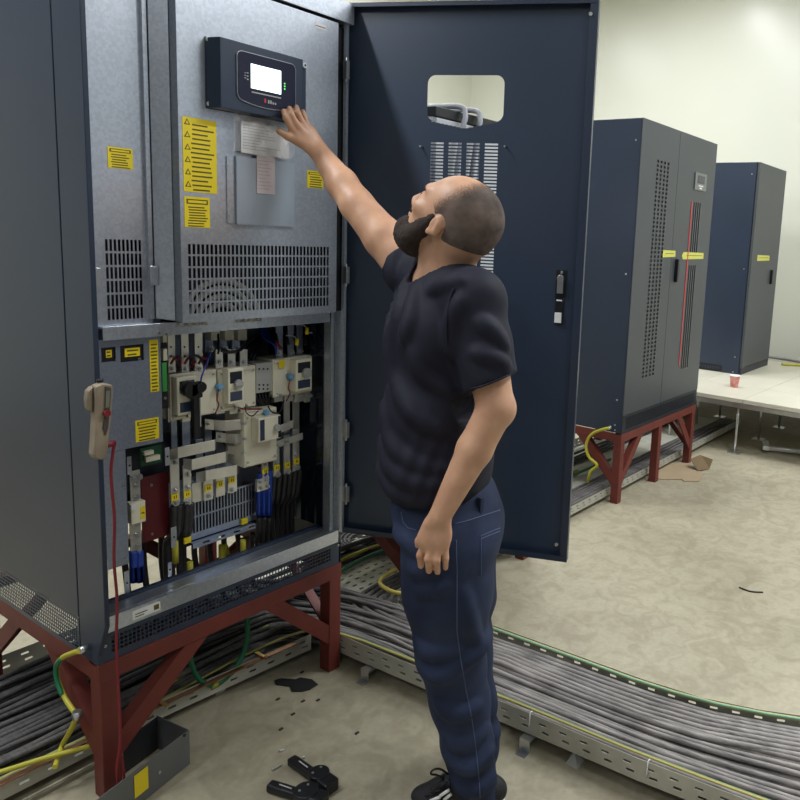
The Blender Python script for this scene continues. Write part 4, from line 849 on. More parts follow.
def onplate(px, py):
    n = np.array([-e1[1], e1[0], 0]); d = ray(px, py); t = ((np.array([*A_, .06])-CAM)@n)/(d@n); return CAM+d*t
q = onplate(141, 782); nn = np.array([-e1[1], e1[0]]); nn = nn if nn[1] < 0 else -nn
c_ = q[:2]+nn*.001; MB().prism([(c_[0]-e1[0]*.024, c_[1]-e1[1]*.024, q[2]-.036), (c_[0]+e1[0]*.024, c_[1]+e1[1]*.024, q[2]-.036), (c_[0]+e1[0]*.024, c_[1]+e1[1]*.024, q[2]+.036), (c_[0]-e1[0]*.024, c_[1]-e1[1]*.024, q[2]+.036)], (nn[0]*.001, nn[1]*.001, 0)).build('yellow_sticker', M_YEL, bc)
for px, py in ((159, 772), (184, 735), (186, 772)):
    q = onplate(px, py); MB().cyl((q[0]+nn[0]*.001, q[1]+nn[1]*.001, q[2]), (q[0]+nn[0]*.004, q[1]+nn[1]*.004, q[2]), .005, 8).build('screw', M_STEEL if px == 159 else M_DARK, bc)
# two black rotary handles dropped on the floor
def fl_handle(gp, hp, lab, z=0, head=.036):
    g_ = onz(*gp, z+.014); h_ = onz(*hp, z+.02); d = h_-g_; L = np.linalg.norm(d[:2]); d = d/np.linalg.norm(d)
    t = thing('rotary_handle', (h_[0], h_[1], z), lab, 'handle')
    MB().bar(g_*[1, 1, 0]+[0, 0, z+.015], h_*[1, 1, 0]+[0, 0, z+.019], .032, .026).build('grip', M_BLACK, t, bevel=.006)
    MB().cyl((h_[0], h_[1], z+.002), (h_[0], h_[1], z+.046), head, 22).build('head', M_BLACK, t, bevel=.003)
    MB().obox((h_[0]+d[0]*.035, h_[1]+d[1]*.035, z+.022), (d[0], d[1], 0), .03, .026, .02).build('collar', M_BLACK, t, bevel=.006)
    m_ = g_*.55+h_*.45; MB().obox((m_[0], m_[1], z+.0315), (d[0], d[1], 0), .022, .002, .0006).build('white_mark', M_GREYP, t)
    for sg in (-1, 1): MB().cyl((h_[0]+sg*.016, h_[1]+.01, z+.046), (h_[0]+sg*.016, h_[1]+.01, z+.048), .004, 8).build('screw', M_STEEL, t)
fl_handle((269, 786), (306, 797), 'black rotary breaker handle lying flat on the floor, nearer one')
fl_handle((291, 760), (319, 779), 'black rotary breaker handle on the floor, the one farther from the camera', head=.032)
for i, (px, py, L_, lab) in enumerate(((282, 750, .012, 'small loose screw on the floor above the handles'), (303, 757, .012, 'small loose screw on the floor touching the handles'), (277, 767, .03, 'longer loose screw on the floor left of the handles'), (301, 762, .01, 'tiny loose screw on the floor in front of the dropped handle grip'))):
    q = onz(px, py, .004); MB().cyl((q[0]-L_/2, q[1], .004), (q[0]+L_/2, q[1]-.004, .004), .003, 8).cyl((q[0]-L_/2-.004, q[1], .005), (q[0]-L_/2, q[1], .005), .005, 8).build('loose_screw', M_STEEL, None, label=lab, cat='screw')
# torn black scrap near the right leg
P = [(274, 681), (281, 679), (296, 680), (300, 678), (312, 680), (318, 685), (310, 690), (302, 692), (292, 692), (290, 687), (276, 685)]
MB().prism([tuple(onz(px, py, .001)) for px, py in P], (0, 0, .004)).build('black_scrap', mat('charred scrap', s(22, 22, 24), .7, var=.3), None, label='torn black scrap lying on the floor by the right leg of the stand', cat='scrap', bevel=.001)
for i, (px, py) in enumerate(((302, 672), (303, 701), (278, 699), (318, 700), (293, 714), (281, 729), (357, 733))):
    q = onz(px, py, .002); MB().box(q[0]-.007, q[0]+.007, q[1]-.004, q[1]+.004, .0005, .004).build('floor_crumb', mat('dark crumb', s(60, 50, 44), .8), None, label='tiny dark crumb of debris on the concrete near the stand', cat='debris', group='crumbs of debris near the stand')
# ================================================================ clamp meter and its lead
cm = thing('clamp_meter', tuple(ony(97, 455, -.07)), 'grimy beige clamp meter hanging on the dark corner post', 'clamp meter')
M_BEIGE = mat('grimy beige plastic', s(150, 136, 116), .55, c2=s(112, 100, 86), vs=14, bump=.1)
def mp(L, y): return [ony(px, py, y) for px, py in L]
y0 = -.075
P = mp([(90, 385), (97, 382), (106, 383), (108, 386), (106, 415), (104, 430), (102, 455), (98, 458), (90, 457), (88, 453), (90, 420), (90, 410)], y0); MB().prism(P, (0, -.03, 0)).build('body', M_BEIGE, cm, bevel=.004)
P = mp([(84, 390), (89, 385), (89, 412), (84, 408), (83, 400)], y0+.002); MB().prism(P, (0, -.022, 0)).build('jaw', M_BEIGE, cm, bevel=.004)
P = mp([(104.8, 386), (111, 388), (108, 428), (105, 436), (102.5, 428), (104.5, 412)], y0-.0302); MB().prism(P, (0, -.003, 0)).build('front_face', mat('dark meter face', s(70, 62, 58), .4), cm, bevel=.002)
P = mp([(106, 391), (110, 390.5), (109, 407), (105.3, 408)], y0-.0334); MB().prism(P, (0, -.001, 0)).build('meter_display', mat('grey green display', s(110, 112, 104), .2), cm)
q = ony(106.2, 413, y0-.0334); MB().cyl(q, q+np.array([0, -.008, 0]), .009, 14).build('red_dial', M_REDI, cm)
q = ony(100, 382, y0-.01); MB().cyl(q, q+np.array([0, 0, .008]), .008, 12).build('top_button', M_BLACK, cm)
L = [(103, 447), (108, 443), (114, 443), (113, 452), (111, 470), (112, 490), (114.5, 520), (114, 560), (117, 600), (116.5, 640), (118, 680), (120, 720), (120, 745), (117, 770), (121, 800), (126, 830)]
P = [ony(px, py, -.085) for px, py in L]
c = MB().tube(spline(P, 6), .0042, 8).build('test_lead', M_REDI, None, label='long dark red test lead trailing from the clamp meter to the floor', cat='test lead')
MB().tube(spline([ony(px, py, -.085) for px, py in ((119.5, 745), (123, 765), (124, 790), (118, 830))], 6), .0042, 8).build('second_strand', M_REDI, c)
MB().tube([ony(103, 446, -.085), ony(115, 443, -.085)], .008, 8).build('plug', M_REDI, c)
# ================================================================ the man: signed-distance bodies meshed by surface nets
YW = np.array([math.sin(A0), math.cos(A0), 0.]); XW = np.array([math.cos(A0), -math.sin(A0), 0.])   # away from and across the view
ZW = np.array([0, 0, 1.])
def J(px, py, dy): d = ray(px, py); return CAM+d*dy/(d@YW)
class SDF:
    def __init__(self, k=.02): self.P = []; self.k = k
    def cone(self, a, b, ra, rb, k=None): self.P.append(('c', np.array(a, float), np.array(b, float), ra, rb, self.k if k is None else k)); return self
    def chain(self, pts, rs, k=None):
        for i in range(len(pts)-1): self.cone(pts[i], pts[i+1], rs[i], rs[i+1], k)
        return self
    def ell(self, c, ax, r, k=None, sub=False): self.P.append(('s' if sub else 'e', np.array(c, float), np.array(ax, float), np.array(r, float), 0, self.k if k is None else k)); return self
    def fn(self, f, lo, hi): self.P.append(('f', f, np.array(lo, float), np.array(hi, float), 0, 0)); return self   # applied to the whole field
    def bb(self, p):
        if p[0] == 'c': r = max(p[3], p[4]); return np.minimum(p[1], p[2])-r, np.maximum(p[1], p[2])+r
        if p[0] in 'es': e = np.abs(p[2].T)@p[3]; return p[1]-e, p[1]+e
        return p[2], p[3]
    def one(self, p, X):
        if p[0] == 'c':
            ab = p[2]-p[1]; t = np.clip(((X-p[1])@ab)/(ab@ab+1e-12), 0, 1); return np.linalg.norm(X-p[1]-t[..., None]*ab, axis=-1)-(p[3]+(p[4]-p[3])*t)
        q = (X-p[1])@p[2].T; k0 = np.linalg.norm(q/p[3], axis=-1); k1 = np.linalg.norm(q/p[3]**2, axis=-1)+1e-9; return k0*(k0-1)/k1
    def comb(self, F, p, X):
        if p[0] == 'f': return p[1](F, X)
        d = self.one(p, X); k = p[5]
        if p[0] == 's': F_n = -F; h = np.maximum(k-np.abs(F_n-d), 0)/max(k, 1e-6); return -(np.minimum(F_n, d)-h*h*k*.25)
        h = np.maximum(k-np.abs(F-d), 0)/max(k, 1e-6); return np.minimum(F, d)-h*h*k*.25
    def at(self, X):
        F = np.full(X.shape[:-1], .5)
        for p in self.P: F = self.comb(F, p, X)
        return F
    def mesh(self, h):
        lo = np.min([self.bb(p)[0] for p in self.P if p[0] in 'ce'], 0)-.03; hi = np.max([self.bb(p)[1] for p in self.P if p[0] in 'ce'], 0)+.03
        n = np.ceil((hi-lo)/h).astype(int)+1; F = np.full(n, .5, np.float32); ax = [lo[i]+h*np.arange(n[i]) for i in range(3)]
        for p in self.P:
            a, b = self.bb(p); m = .045
            i0 = np.clip(np.floor((a-m-lo)/h).astype(int), 0, n); i1 = np.clip(np.ceil((b+m-lo)/h).astype(int)+1, 0, n)
            if (i1 <= i0).any(): continue
            sl_ = tuple(slice(i0[i], i1[i]) for i in range(3))
            X = np.stack(np.meshgrid(*[ax[i][sl_[i]] for i in range(3)], indexing='ij'), -1)
            F[sl_] = self.comb(F[sl_].astype(float), p, X)
        F[0] = F[-1] = .5; F[:, 0] = F[:, -1] = .5; F[:, :, 0] = F[:, :, -1] = .5
        S = F < 0
        c = S[:-1, :-1, :-1].astype(np.int8); tot = sum(S[i:n[0]-1+i, j:n[1]-1+j, k:n[2]-1+k].astype(np.int8) for i in (0, 1) for j in (0, 1) for k in (0, 1))
        act = (tot > 0) & (tot < 8); idx = -np.ones(act.shape, int); cells = np.argwhere(act); idx[act] = np.arange(len(cells))
        acc = np.zeros((len(cells), 3)); cnt = np.zeros(len(cells))
        cor = [(i, j, k) for i in (0, 1) for j in (0, 1) for k in (0, 1)]
        for a in cor:
            for d in range(3):
                if a[d]: continue
                b = list(a); b[d] = 1; ia = cells+a; ib = cells+b
                fa = F[ia[:, 0], ia[:, 1], ia[:, 2]]; fb = F[ib[:, 0], ib[:, 1], ib[:, 2]]; x = (fa < 0) != (fb < 0)
                t = np.where(x, fa/(fa-fb+1e-12), 0); pt = ia.astype(float); pt[:, d] += t
                acc += np.where(x[:, None], pt, 0); cnt += x
        V = lo+h*acc/cnt[:, None]; fs = []
        for d in range(3):
            e1, e2 = [(1, 2), (2, 0), (0, 1)][d]
            s0 = [slice(1, -1)]*3; s0[d] = slice(0, -1); s1 = list(s0); s1[d] = slice(1, None)
            A = S[tuple(s0)]; B = S[tuple(s1)]; ch = np.argwhere(A != B); off = np.array([1, 1, 1]); off[d] = 0; g = ch+off
            inside = S[g[:, 0], g[:, 1], g[:, 2]]
            q = []
            for (o1, o2) in ((0, 0), (-1, 0), (-1, -1), (0, -1)):
                gg = g.copy(); gg[:, e1] += o1; gg[:, e2] += o2
                ok = (gg >= 0).all(1) & (gg < np.array(idx.shape)).all(1); gg = np.where(ok[:, None], gg, 0); q.append(np.where(ok, idx[gg[:, 0], gg[:, 1], gg[:, 2]], -1))
            q = np.stack(q, 1); q[~inside] = q[~inside][:, ::-1]; fs.append(q[(q >= 0).all(1)])
        return V, np.concatenate(fs)
    def build(self, name, m, parent, h, smooth=2, **kw):
        V, Q = self.mesh(h)
        for _ in range(smooth):   # light smoothing
            A = np.zeros_like(V); c = np.zeros(len(V))
            for i in range(4):
                np.add.at(A, Q[:, i], V[Q[:, (i+1) % 4]]); np.add.at(A, Q[:, (i+1) % 4], V[Q[:, i]]); np.add.at(c, Q[:, i], 1); np.add.at(c, Q[:, (i+1) % 4], 1)
            V = V*.5+.5*A/np.maximum(c, 1)[:, None]
        mb = MB(); mb.v = V.tolist(); mb.f = Q.tolist(); mb.m = [0]*len(Q); mb.sm = [True]*len(Q)
        return mb.build(name, m, parent, **kw)
    def hit(self, px, py, t0=1.2, t1=3.2):
        d = ray(px, py); t = t0
        for _ in range(200):
            s_ = float(self.at((CAM+d*t)[None])[0])
            if s_ < .0004: return CAM+d*t
            t += max(s_*.6, .0004)
            if t > t1: return None
def skinmat(name, c, c2):
    m = mat(name, c, .48, c2=c2, vs=16, bump=.04, bs=160); b = m.node_tree.nodes['Principled BSDF']; b.inputs['Subsurface Weight'].default_value = .12; b.inputs['Subsurface Radius'].default_value = (.02, .008, .004); b.inputs['Subsurface Scale'].default_value = .3; return m
M_SKIN = skinmat('skin', s(186, 140, 112), s(208, 162, 132))
man = thing('person', tuple(J(478, 812, 2.05)*[1, 1, 0]), 'man in dark t-shirt and blue jeans reaching up to the cabinet display', 'person')
# joints
Lsh, Rsh = J(474, 300, 1.93), J(412, 272, 2.24)
Lel, Lwr = J(496, 408, 1.87), J(440, 516, 1.84)
Rel = J(357, 205, 2.32); Rwr = ony(320, 153, -.185)
nb = J(449, 272, 2.06); 
Lhip, Rhip = J(447, 520, 2.0), J(455, 520, 2.19)
Lkn, Rkn = J(452, 655, 2.02), J(462, 655, 2.2)
Lan, Ran = J(477, 806, 2.05), J(479, 768, 2.2)
# head frame
yw, pt, hs_ = math.radians(21), math.radians(35), 1.07
hf = XW*(-math.cos(yw)*math.cos(pt))+YW*math.sin(yw)*math.cos(pt)+ZW*math.sin(pt)
hl = -XW*math.sin(yw)-YW*math.cos(yw); hu = np.cross(hf, hl); HC = J(454, 219, 2.03)
HA = np.array([hf, hl, hu])/hs_; H_ = lambda x, y, z: HC+(hf*x+hl*y+hu*z)*hs_
def head(S):
    S.ell(H_(-.018, 0, .028), HA, (.105, .080, .086), .02).ell(H_(.035, 0, -.03), HA, (.064, .062, .088), .03).ell(H_(.048, 0, -.082), HA, (.046, .05, .036), .025)
    S.ell(H_(-.05, 0, -.02), HA, (.062, .066, .062), .03)
    S.ell(H_(.08, 0, .026), HA, (.022, .048, .012), .02)
    for e in (-1, 1):
        S.ell(H_(.094, e*.033, .006), HA, (.016, .018, .012), .012, sub=True); S.ell(H_(.078, e*.033, .004), HA, (.015, .016, .012), .004)
        S.ell(H_(.072, e*.046, -.022), HA, (.02, .016, .016), .02)
        S.ell(H_(.103, e*.012, -.034), HA, (.011, .009, .008), .006)
    S.cone(H_(.093, 0, .012), H_(.115, 0, -.026), .009, .0115, .012)
    S.ell(H_(.097, 0, -.058), HA, (.012, .024, .007), .008).ell(H_(.094, 0, -.070), HA, (.012, .021, .007), .006)
    for e in (-1, 1):
        tl = math.radians(-14); ea = 1/hs_*np.array([hf*math.cos(tl)+hu*math.sin(tl), hl, -hf*math.sin(tl)+hu*math.cos(tl)])
        S.ell(H_(-.006, e*.080, -.022), ea, (.018, .009, .026), .006).ell(H_(-.002, e*.091, -.018), ea, (.010, .008, .016), .006, sub=True).ell(H_(.004, e*.081, -.043), ea, (.008, .006, .008), .006).ell(H_(-.010, e*.088, -.020), ea, (.004, .004, .014), .003)
    S.cone(H_(-.035, 0, -.04), nb, .062, .064, .02).cone(H_(.01, 0, -.06), nb-XW*.03, .045, .056, .02)
B = SDF(.03)
# torso and legs under the clothes
TF = -XW; TL = -YW; TA = np.array([TF, TL, ZW])
B.chain([Lsh, nb-ZW*.05, Rsh], [.05, .08, .05]).cone(nb-ZW*.04, nb+ZW*.02, .066, .062).ell(J(440, 345, 2.08), TA, (.11, .13, .2)).ell(J(437, 450, 2.09), TA, (.12, .12, .14)).chain([J(445, 500, 2.09), Lhip, Lkn, Lan], [.08, .075, .05, .035]).chain([J(445, 500, 2.09), Rhip, Rkn, Ran], [.08, .075, .05, .035])
# near (left) arm
fm = Lel*.62+Lwr*.38
B.chain([Lsh, Lsh*.5+Lel*.5, Lel, fm, Lwr], [.062, .058, .047, .045, .029], .015)
B.ell(J(506, 410, 1.87), TA, (.018, .024, .03), .02)
hd = (J(433, 548, 1.84)-Lwr); hd /= np.linalg.norm(hd)
HAx = np.array([hd, *(lambda n_: (n_, np.cross(hd, n_)))((lambda v: v/np.linalg.norm(v))(YW-hd*(YW@hd)))])
B.ell(Lwr+hd*.052, HAx, (.052, .018, .042), .02).ell(Lwr+hd*.07+XW*(-.006), HAx, (.03, .017, .040), .015)
for pts, r in (([(425, 543, 1.845), (420, 555, 1.84), (421, 566, 1.86)], .0098), ([(432, 546, 1.835), (428, 559, 1.825), (429, 571, 1.845)], .0102), ([(438.5, 547, 1.835), (436.5, 560, 1.825), (437.5, 572, 1.845)], .0098), ([(445.5, 545, 1.845), (445.5, 558, 1.84), (445.5, 568, 1.855)], .0088)):
    P = [J(*p) for p in pts]; B.chain([Lwr*.35+P[0]*.65]+P, [.0125, r*1.08, r, r*.86], .005)
B.chain([Lwr+hd*.02-XW*.02, J(420, 541, 1.88), J(418, 551, 1.90)], [.017, .0125, .010], .008)
# reaching (right) arm
fm = Rel*.6+Rwr*.4
B.chain([Rsh, Rsh*.5+Rel*.5, Rel, fm, Rwr], [.066, .060, .050, .047, .030], .015)
kn = ony(300, 129, -.155); hd = kn-Rwr; L_ = np.linalg.norm(hd); hd /= L_; n_ = np.array([0, -1., 0]); n_ = n_-hd*(n_@hd); n_ /= np.linalg.norm(n_)
HAx = np.array([hd, n_, np.cross(hd, n_)])
B.ell(Rwr+hd*L_*.5, HAx, (.052, .018, .040), .018).ell(Rwr+hd*L_*.78, HAx, (.03, .016, .043), .012)
for pts, r in (([(292, 129, -.152), (286, 118, -.150), (283.5, 111, -.118)], .0095), ([(297, 125, -.160), (291, 114.5, -.155), (289.5, 108, -.118)], .0098), ([(303, 124, -.158), (298, 113.5, -.150), (296.5, 107, -.118)], .0094), ([(308, 127, -.150), (304.5, 118, -.142), (303, 111, -.117)], .0084)):
    P = [ony(*p) for p in pts]; B.chain([Rwr*.35+P[0]*.65]+P, [.0125, r*1.08, r, r*.84], .005)
B.chain([Rwr*.72+kn*.28-ZW*.006, ony(298, 141, -.158), ony(288, 136.5, -.145), ony(279, 131.5, -.132)], [.018, .0135, .0115, .0095], .008)
head(B)
body = B.build('body', M_SKIN, man, .0048, 1)
# hair: close crop, thin and receding on the crown
def n3(X, f, ph=0): return np.sin(X[..., 0]*f+1.3+ph+1.7*np.sin(X[..., 1]*f*.73+ph))*np.sin(X[..., 1]*f*1.1+.5+ph+1.3*np.sin(X[..., 2]*f*.8))*np.sin(X[..., 2]*f*.93+2.1+ph)
def cut(fn):
    return lambda F, X: np.maximum(F, fn((X-HC)@HA.T))
HR = SDF(.02); HR.ell(H_(-.018, 0, .028), HA, (.1072, .0822, .0882), .02).ell(H_(-.05, 0, -.02), HA, (.0645, .0685, .0635), .03)
def hairline(q):
    x, y, z = q[..., 0], np.abs(q[..., 1]), q[..., 2]
    d1 = x-(.055-.42*np.maximum(z-.02, 0)+.006*np.sin(y*90))           # front limit recedes upwards
    d2 = -.052-z-.25*x                                                  # nape
    d3 = .022-np.hypot(x+.004, (z+.022)*.7)-(y < .05)*1.0               # round the ear
    return np.maximum(np.maximum(d1, d2), np.where(y > .05, d3, -1))
HR.fn(cut(hairline), H_(0, 0, 0)-.2, H_(0, 0, 0)+.2)
M_HAIR = mat('cropped brown hair', s(66, 55, 52), .8, c2=s(124, 106, 96), vs=22, bump=.5, bs=700)
_nt = M_HAIR.node_tree; _b = _nt.nodes['Principled BSDF']; _tc = _nt.nodes.new('ShaderNodeTexCoord')
def vdot(v, off):
    d = _nt.nodes.new('ShaderNodeVectorMath'); d.operation = 'DOT_PRODUCT'; _nt.links.new(_tc.outputs['Object'], d.inputs[0]); d.inputs[1].default_value = tuple(v)
    m_ = _nt.nodes.new('ShaderNodeMath'); m_.operation = 'ADD'; _nt.links.new(d.outputs['Value'], m_.inputs[0]); m_.inputs[1].default_value = off; return m_.outputs[0]
_hc = HC-ORG['person']
# coverage thins towards the hairline: (.04 - x - .6 z) grows backwards
_v = -(hf+.42*hu); _g = vdot(_v/.035, -float(_hc@_v)/.035+.052/.035)
_n = _nt.nodes.new('ShaderNodeTexNoise'); _n.inputs['Scale'].default_value = 420; _nt.links.new(_tc.outputs['Object'], _n.inputs[0])
_m = _nt.nodes.new('ShaderNodeMath'); _m.operation = 'MULTIPLY_ADD'; _nt.links.new(_n.outputs[0], _m.inputs[0]); _m.inputs[1].default_value = 2.4; _m.inputs[2].default_value = -1.35
_a = _nt.nodes.new('ShaderNodeMath'); _a.operation = 'ADD'; _nt.links.new(_g, _a.inputs[0]); _nt.links.new(_m.outputs[0], _a.inputs[1])
_c = _nt.nodes.new('ShaderNodeClamp'); _c.inputs['Max'].default_value = .9; _nt.links.new(_a.outputs[0], _c.inputs[0]); _nt.links.new(_c.outputs[0], _b.inputs['Alpha'])
HR.build('hair', M_HAIR, man, .0036, 1)
BD = SDF(.015); BD.ell(H_(.060, 0, -.098), HA, (.060, .058, .052), .02)
for e in (-1, 1): BD.chain([H_(.018, e*.070, -.012), H_(.03, e*.062, -.05), H_(.05, e*.050, -.09)], [.010, .021, .03], .015)
BD.cone(H_(.096, -.022, -.046), H_(.096, .022, -.046), .008, .008, .01)
BD.ell(H_(.108, 0, -.062), HA, (.018, .022, .010), .008, sub=True)
BD.fn(lambda F, X: F+.0022*n3(X, 700)+.002*n3(X, 260, 2), H_(0, 0, 0)-.2, H_(0, 0, 0)+.2)
BD.build('beard', mat('dark brown beard', s(44, 34, 32), .85, c2=s(66, 52, 46), vs=60, bump=.6, bs=500), man, .0036, 0)
for e in (-1, 1): MB().tube([H_(.094, e*.016, .022), H_(.093, e*.035, .029), H_(.083, e*.052, .022)], [.003, .004, .0025], 6).build('eyebrow', MATS['dark brown beard'], man); MB().tube([H_(.0915, e*.030, .004), H_(.0925, e*.034, .004)], [.0045, .0045], 10).build('eye', mat('dark eye', s(60, 46, 40), .2), man)
# t-shirt
T = SDF(.05)
T.chain([Lsh+ZW*.0, nb-ZW*.045+YW*.0, Rsh], [.076, .082, .074], .05)
T.ell(J(444, 335, 2.06), TA, (.145, .175, .16), .06).ell(J(437, 408, 2.06), TA, (.150, .172, .18), .06).ell(J(436, 462, 2.07), TA, (.166, .18, .15), .06)
T.ell(J(478, 345, 2.03), TA, (.06, .13, .17), .06)
lh = Lsh+(Lel-Lsh)*.74; T.chain([Lsh, lh], [.078, .073], .03)
rh = Rsh+(Rel-Rsh)*.15; T.chain([Rsh, rh], [.078, .074], .03)
def folds(F, X):
    q = X-J(437, 420, 2.06); f_ = q@TF; l_ = q@TL; z = q[..., 2]
    a1 = np.exp(-((z+.10)/.13)**2)
    F = F+.003*a1*np.sin((z*1.0+f_*.62+.25*np.sin(f_*9))*48+l_*7)*np.clip(.6+n3(X, 9), 0, 1.2)
    F = F+.003*np.sin((z*.35-f_*1.0+.1*np.sin(z*14))*44+l_*10)*np.exp(-((z-.08)/.16)**2)*np.clip(.35+n3(X, 7, 1), 0, 1)
    q2 = X-Lsh; F = F+.0035*np.sin(q2@(ZW*.8+XW*.6)*70+n3(X, 12)*1.5)*np.exp(-(np.linalg.norm(q2-(Lel-Lsh)*.35, axis=-1)/.12)**2)
    q3 = X-Rsh; F = F+.005*np.sin(q3@(ZW*.55+XW*1.)*62)*np.exp(-(np.linalg.norm(q3+ZW*.10, axis=-1)/.13)**2)
    return F
def ridges(S, LL, hf_=.62, k=.03):
    out = []
    for L, r in LL:
        P = [p for p in (S.hit(*q) for q in L) if p is not None]
        if len(P) < 2: continue
        P = spline([tuple(p+F_*r*hf_) for p in P], 4); n_ = len(P)
        rs = [max(.3, math.sin(math.pi*(i+.6)/(n_+.2)))*r for i in range(n_)]
        out.append((P, rs))
    for P, rs in out:
        S.chain([np.array(p) for p in P], rs, k)
ridges(T, [([(398, 290), (391, 330), (396, 375), (414, 410)], .013), ([(405, 283), (400, 310), (392, 345)], .010), ([(384, 405), (390, 435), (410, 460), (440, 470)], .015), ([(381, 440), (392, 468), (420, 484), (452, 484)], .015), ([(379, 470), (395, 492), (425, 500), (455, 495)], .013), ([(412, 350), (425, 375), (450, 392)], .010), ([(395, 380), (412, 415), (440, 432)], .011), ([(462, 300), (452, 322), (452, 355)], .010), ([(480, 322), (492, 330), (504, 348)], .007), ([(474, 352), (490, 357), (506, 365)], .006), ([(432, 290), (447, 284), (462, 281)], .008), ([(415, 290), (410, 320), (405, 340)], .009), ([(396, 252), (392, 270), (396, 285)], .009)])
T.fn(folds, J(437, 420, 2.06)-.6, J(437, 420, 2.06)+.6)
def plane_cut(P0, n): n = np.array(n)/np.linalg.norm(n); return lambda F, X: np.maximum(F, (X-P0)@n)
hemz = J(400, 505, 2.0)[2]
def hem(F, X):
    q = X-J(437, 505, 2.06); return np.maximum(F, (hemz+.008*np.sin(q@TF*14)-.06*np.clip(-(q@TF), -.1, .3)*-1.0)-X[..., 2])
T.fn(hem, J(437, 480, 2.06)-.45, J(437, 480, 2.06)+.45)
# sleeve openings cut square; neckline opening
def arm_cut(P0, dvec, near, rad):
    dvec = dvec/np.linalg.norm(dvec)
    def f(F, X):
        d = (X-P0)@dvec; m = np.linalg.norm(X-near, axis=-1) < rad; return np.where(m, np.maximum(F, d), F)
    return f
l_d = (Lel-Lsh)/np.linalg.norm(Lel-Lsh); r_d = (Rel-Rsh)/np.linalg.norm(Rel-Rsh)
T.fn(arm_cut(lh+l_d*.012, l_d+XW*.25, lh+l_d*.06, .12), lh-.2, lh+.2); T.fn(arm_cut(rh+r_d*.012, r_d, rh+r_d*.06, .105), rh-.2, rh+.2)
T.ell(lh+l_d*.03, np.array([l_d, *(lambda n_: (n_, np.cross(l_d, n_)))((lambda v: v/np.linalg.norm(v))(YW-l_d*(YW@l_d)))]), (.035, .066, .066), .004, sub=True)
nk = nb+ZW*.010-XW*.018; T.ell(nk, np.array([TF*.92-ZW*.38, TL, ZW*.92+TF*.38]), (.10, .078, .048), .006, sub=True)
M_TEE = mat('dark charcoal cotton', s(28, 29, 43), .7, spec=.25, var=.06, vs=8, bump=.12, bs=500)
T.build('t_shirt', M_TEE, man, .0055, 1)
# jeans
G = SDF(.04)
G.ell(J(446, 508, 2.08), TA, (.156, .168, .105), .04).ell(J(446, 495, 2.08), TA, (.140, .150, .13), .04)
th = J(449, 575, 2.02)
G.chain([J(447, 540, 2.01), J(448, 590, 2.01), J(451, 650, 2.02), J(460, 700, 2.03), J(468, 745, 2.04), Lan+ZW*.045], [.134, .124, .099, .084, .074, .064], .03)
G.chain([J(455, 540, 2.17), J(457, 590, 2.18), J(463, 650, 2.19), J(472, 700, 2.2), J(478, 735, 2.2), Ran+ZW*.05], [.128, .115, .088, .074, .066, .060], .03)
G.ell(J(478, 530, 2.08), TA, (.075, .15, .09), .04)
def jf(F, X):
    z = X[..., 2]; q = X-J(448, 590, 2.01); F = F+.004*np.sin(z*58+(q@TF)*34+2.5*n3(X, 8))*np.exp(-((z-.52)/.12)**2)*np.clip(.5+n3(X, 9, 1), 0, 1)
    F = F+.0035*np.sin(z*85-(q@TF)*30+3*n3(X, 9))*np.exp(-((z-.14)/.10)**2)*np.clip(.5+n3(X, 11, 2), 0, 1)
    return F+.003*np.sin(z*40+(q@TF)*45)*np.exp(-((z-.84)/.09)**2)
ridges(G, [([(398, 532), (412, 545), (432, 552)], .010), ([(396, 560), (415, 570), (438, 570)], .010), ([(400, 590), (420, 592), (445, 585)], .008), ([(418, 642), (430, 652), (455, 650)], .009), ([(424, 668), (440, 676), (466, 660)], .010), ([(466, 660), (478, 648), (486, 636)], .009), ([(440, 705), (456, 714), (476, 706)], .008), ([(446, 735), (462, 744), (484, 730)], .009), ([(452, 758), (470, 768), (490, 752)], .009), ([(456, 784), (474, 790), (492, 778)], .008), ([(462, 590), (468, 620), (476, 640)], .009)], hf_=.8, k=.035)
G.fn(jf, J(448, 640, 2.1)-.8, J(448, 640, 2.1)+.8)
wz = J(446, 474, 2.08)[2]; G.fn(lambda F, X: np.maximum(F, X[..., 2]-wz), J(446, 508, 2.08)-.3, J(446, 508, 2.08)+.3)
M_JEAN = mat('dark blue denim', s(25, 33, 56), .75, spec=.25, c2=s(44, 54, 80), vs=7, bump=.15, bs=600)
G.build('jeans', M_JEAN, man, .0055, 1)
M_SEAM = mat('blue grey stitching', s(66, 80, 112), .7)
def seam(L, name='seam', r=.0016, m=None):
    L = [(a[0]+(b[0]-a[0])*t/5, a[1]+(b[1]-a[1])*t/5) for a, b in zip(L, L[1:]) for t in range(5)]+[L[-1]]
    P = [G.hit(*p) for p in L]; P = [p-0*p for p in P if p is not None]
    if len(P) > 1: MB().tube(spline(P, 3), r, 5).build(name, m or M_SEAM, man)
seam([(456, 540), (457, 570), (457, 600), (457, 630), (460, 655), (466, 690), (472, 720), (476, 750), (479, 780), (480, 798)])
seam([(481, 575), (481, 555), (481, 536), (490, 532), (500, 528)], 'pocket_seam'); seam([(481, 539), (490, 535), (500, 531)], 'pocket_seam')
seam([(401, 512), (403, 522), (408, 528), (416, 530)], 'pocket_seam')
seam([(455, 524), (470, 520), (485, 515), (500, 510)], 'waistband_seam')
for L in ([(454, 288), (450, 300), (447, 318), (447, 340), (451, 362)], [(463, 389), (475, 388), (488, 384), (502, 378), (511, 374)]):
    P = [p for p in (T.hit(*q) for q in L) if p is not None]
    if len(P) > 1: MB().tube(spline(P, 4), .0028, 6).build('shirt_seam', M_TEE, man)
p = G.hit(480, 506)
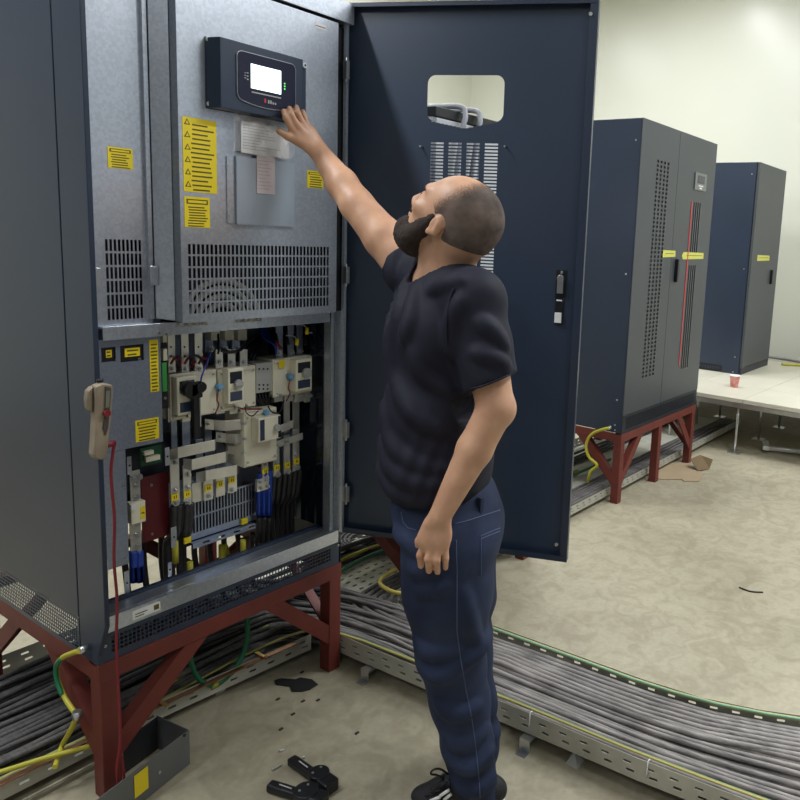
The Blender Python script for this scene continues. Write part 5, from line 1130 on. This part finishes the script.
if p is not None: MB().box(p[0]-.008, p[0]+.008, p[1]-.008, p[1]+.008, p[2]-.03, p[2]+.025).build('belt_loop', M_JEAN, man, bevel=.002)
# shoes
def shoe(an, fd, name):
    S = SDF(.02); fd = fd/np.linalg.norm(fd); sd = np.cross(ZW, fd); A = np.array([fd, sd, ZW]); b = an*[1, 1, 0]
    S.ell(b-fd*.04+ZW*.045, A, (.05, .038, .045), .03).ell(b+fd*.06+ZW*.04, A, (.08, .042, .04), .03).ell(b+fd*.13+ZW*.034, A, (.07, .044, .032), .03).cone(b+ZW*.06, b+ZW*.11+fd*.01, .045, .042, .03).cone(b+fd*.02+ZW*.10, b+fd*.11+ZW*.055, .034, .03, .03)
    S.fn(lambda F, X: np.maximum(F, .022-X[..., 2]), b-.4, b+.4)
    o = S.build(name, mat('black knit shoe', s(24, 24, 28), .7, var=.2, vs=30, bump=.3, bs=300), man, .005, 1)
    pr = [(-.085, .0), (-.075, .032), (-.02, .036), (.06, .043), (.14, .046), (.185, .03), (.2, 0), (.185, -.03), (.14, -.046), (.06, -.04), (-.02, -.034), (-.075, -.03)]
    MB().prism([tuple(b+fd*x+sd*y+ZW*.001) for x, y in pr][::-1], (0, 0, .024)).build('sole', M_WHITE, o, bevel=.004)
    for k in range(4):
        c = b+fd*(.045+.02*k)+ZW*(.140-.016*k); MB().tube(spline([c-sd*.026-ZW*.008, c+ZW*.004, c+sd*.026-ZW*.008], 4), .003, 6).build('lace', M_BLACK, o)
    c = b+fd*.05+ZW*.145; MB().tube(spline([c, c+fd*.01+ZW*.03+sd*.01, c+fd*.035+ZW*.035+sd*.016, c+fd*.03+ZW*.018+sd*.012, c+fd*.005], 5), .0028, 6).build('lace_bow', M_BLACK, o)
    for k in range(3): c = b+fd*(.03+.03*k)+ZW*.04-sd*.043; MB().obox(c, fd*.5+ZW, .014, .006, .006).build('white_stripe', M_WHITE, o, bevel=.002)
    return o
shoe(Lan, -XW-YW*.12, 'shoe'); shoe(Ran, -XW*.35+YW*.9, 'shoe')

M_LC = M_BLACK
MB().tube(spline([J(448, 774, 2.02), J(440, 769, 2.0), J(433, 770, 1.99), J(431, 774, 1.99), J(437, 775, 2.0), J(443, 779, 2.01), J(437, 783, 2.0), J(431, 789, 2.0)], 5), .0032, 6).build('lace_loop', M_LC, man)
for a_, b_ in (((446, 783), (436, 789)), ((441, 789), (431, 793)), ((450, 781), (447, 790)), ((436, 793), (425, 796))): MB().tube([J(*a_, 2.0), J(*b_, 2.0)], .0035, 6).build('lace', M_LC, man)
for a_, b_ in (((449, 790), (440, 796)), ((451, 794), (444, 800)), ((440, 797), (430, 801))): MB().tube([J(*a_, 1.99), J(*b_, 1.99)], .005, 6).build('white_patch', M_WHITE, man)
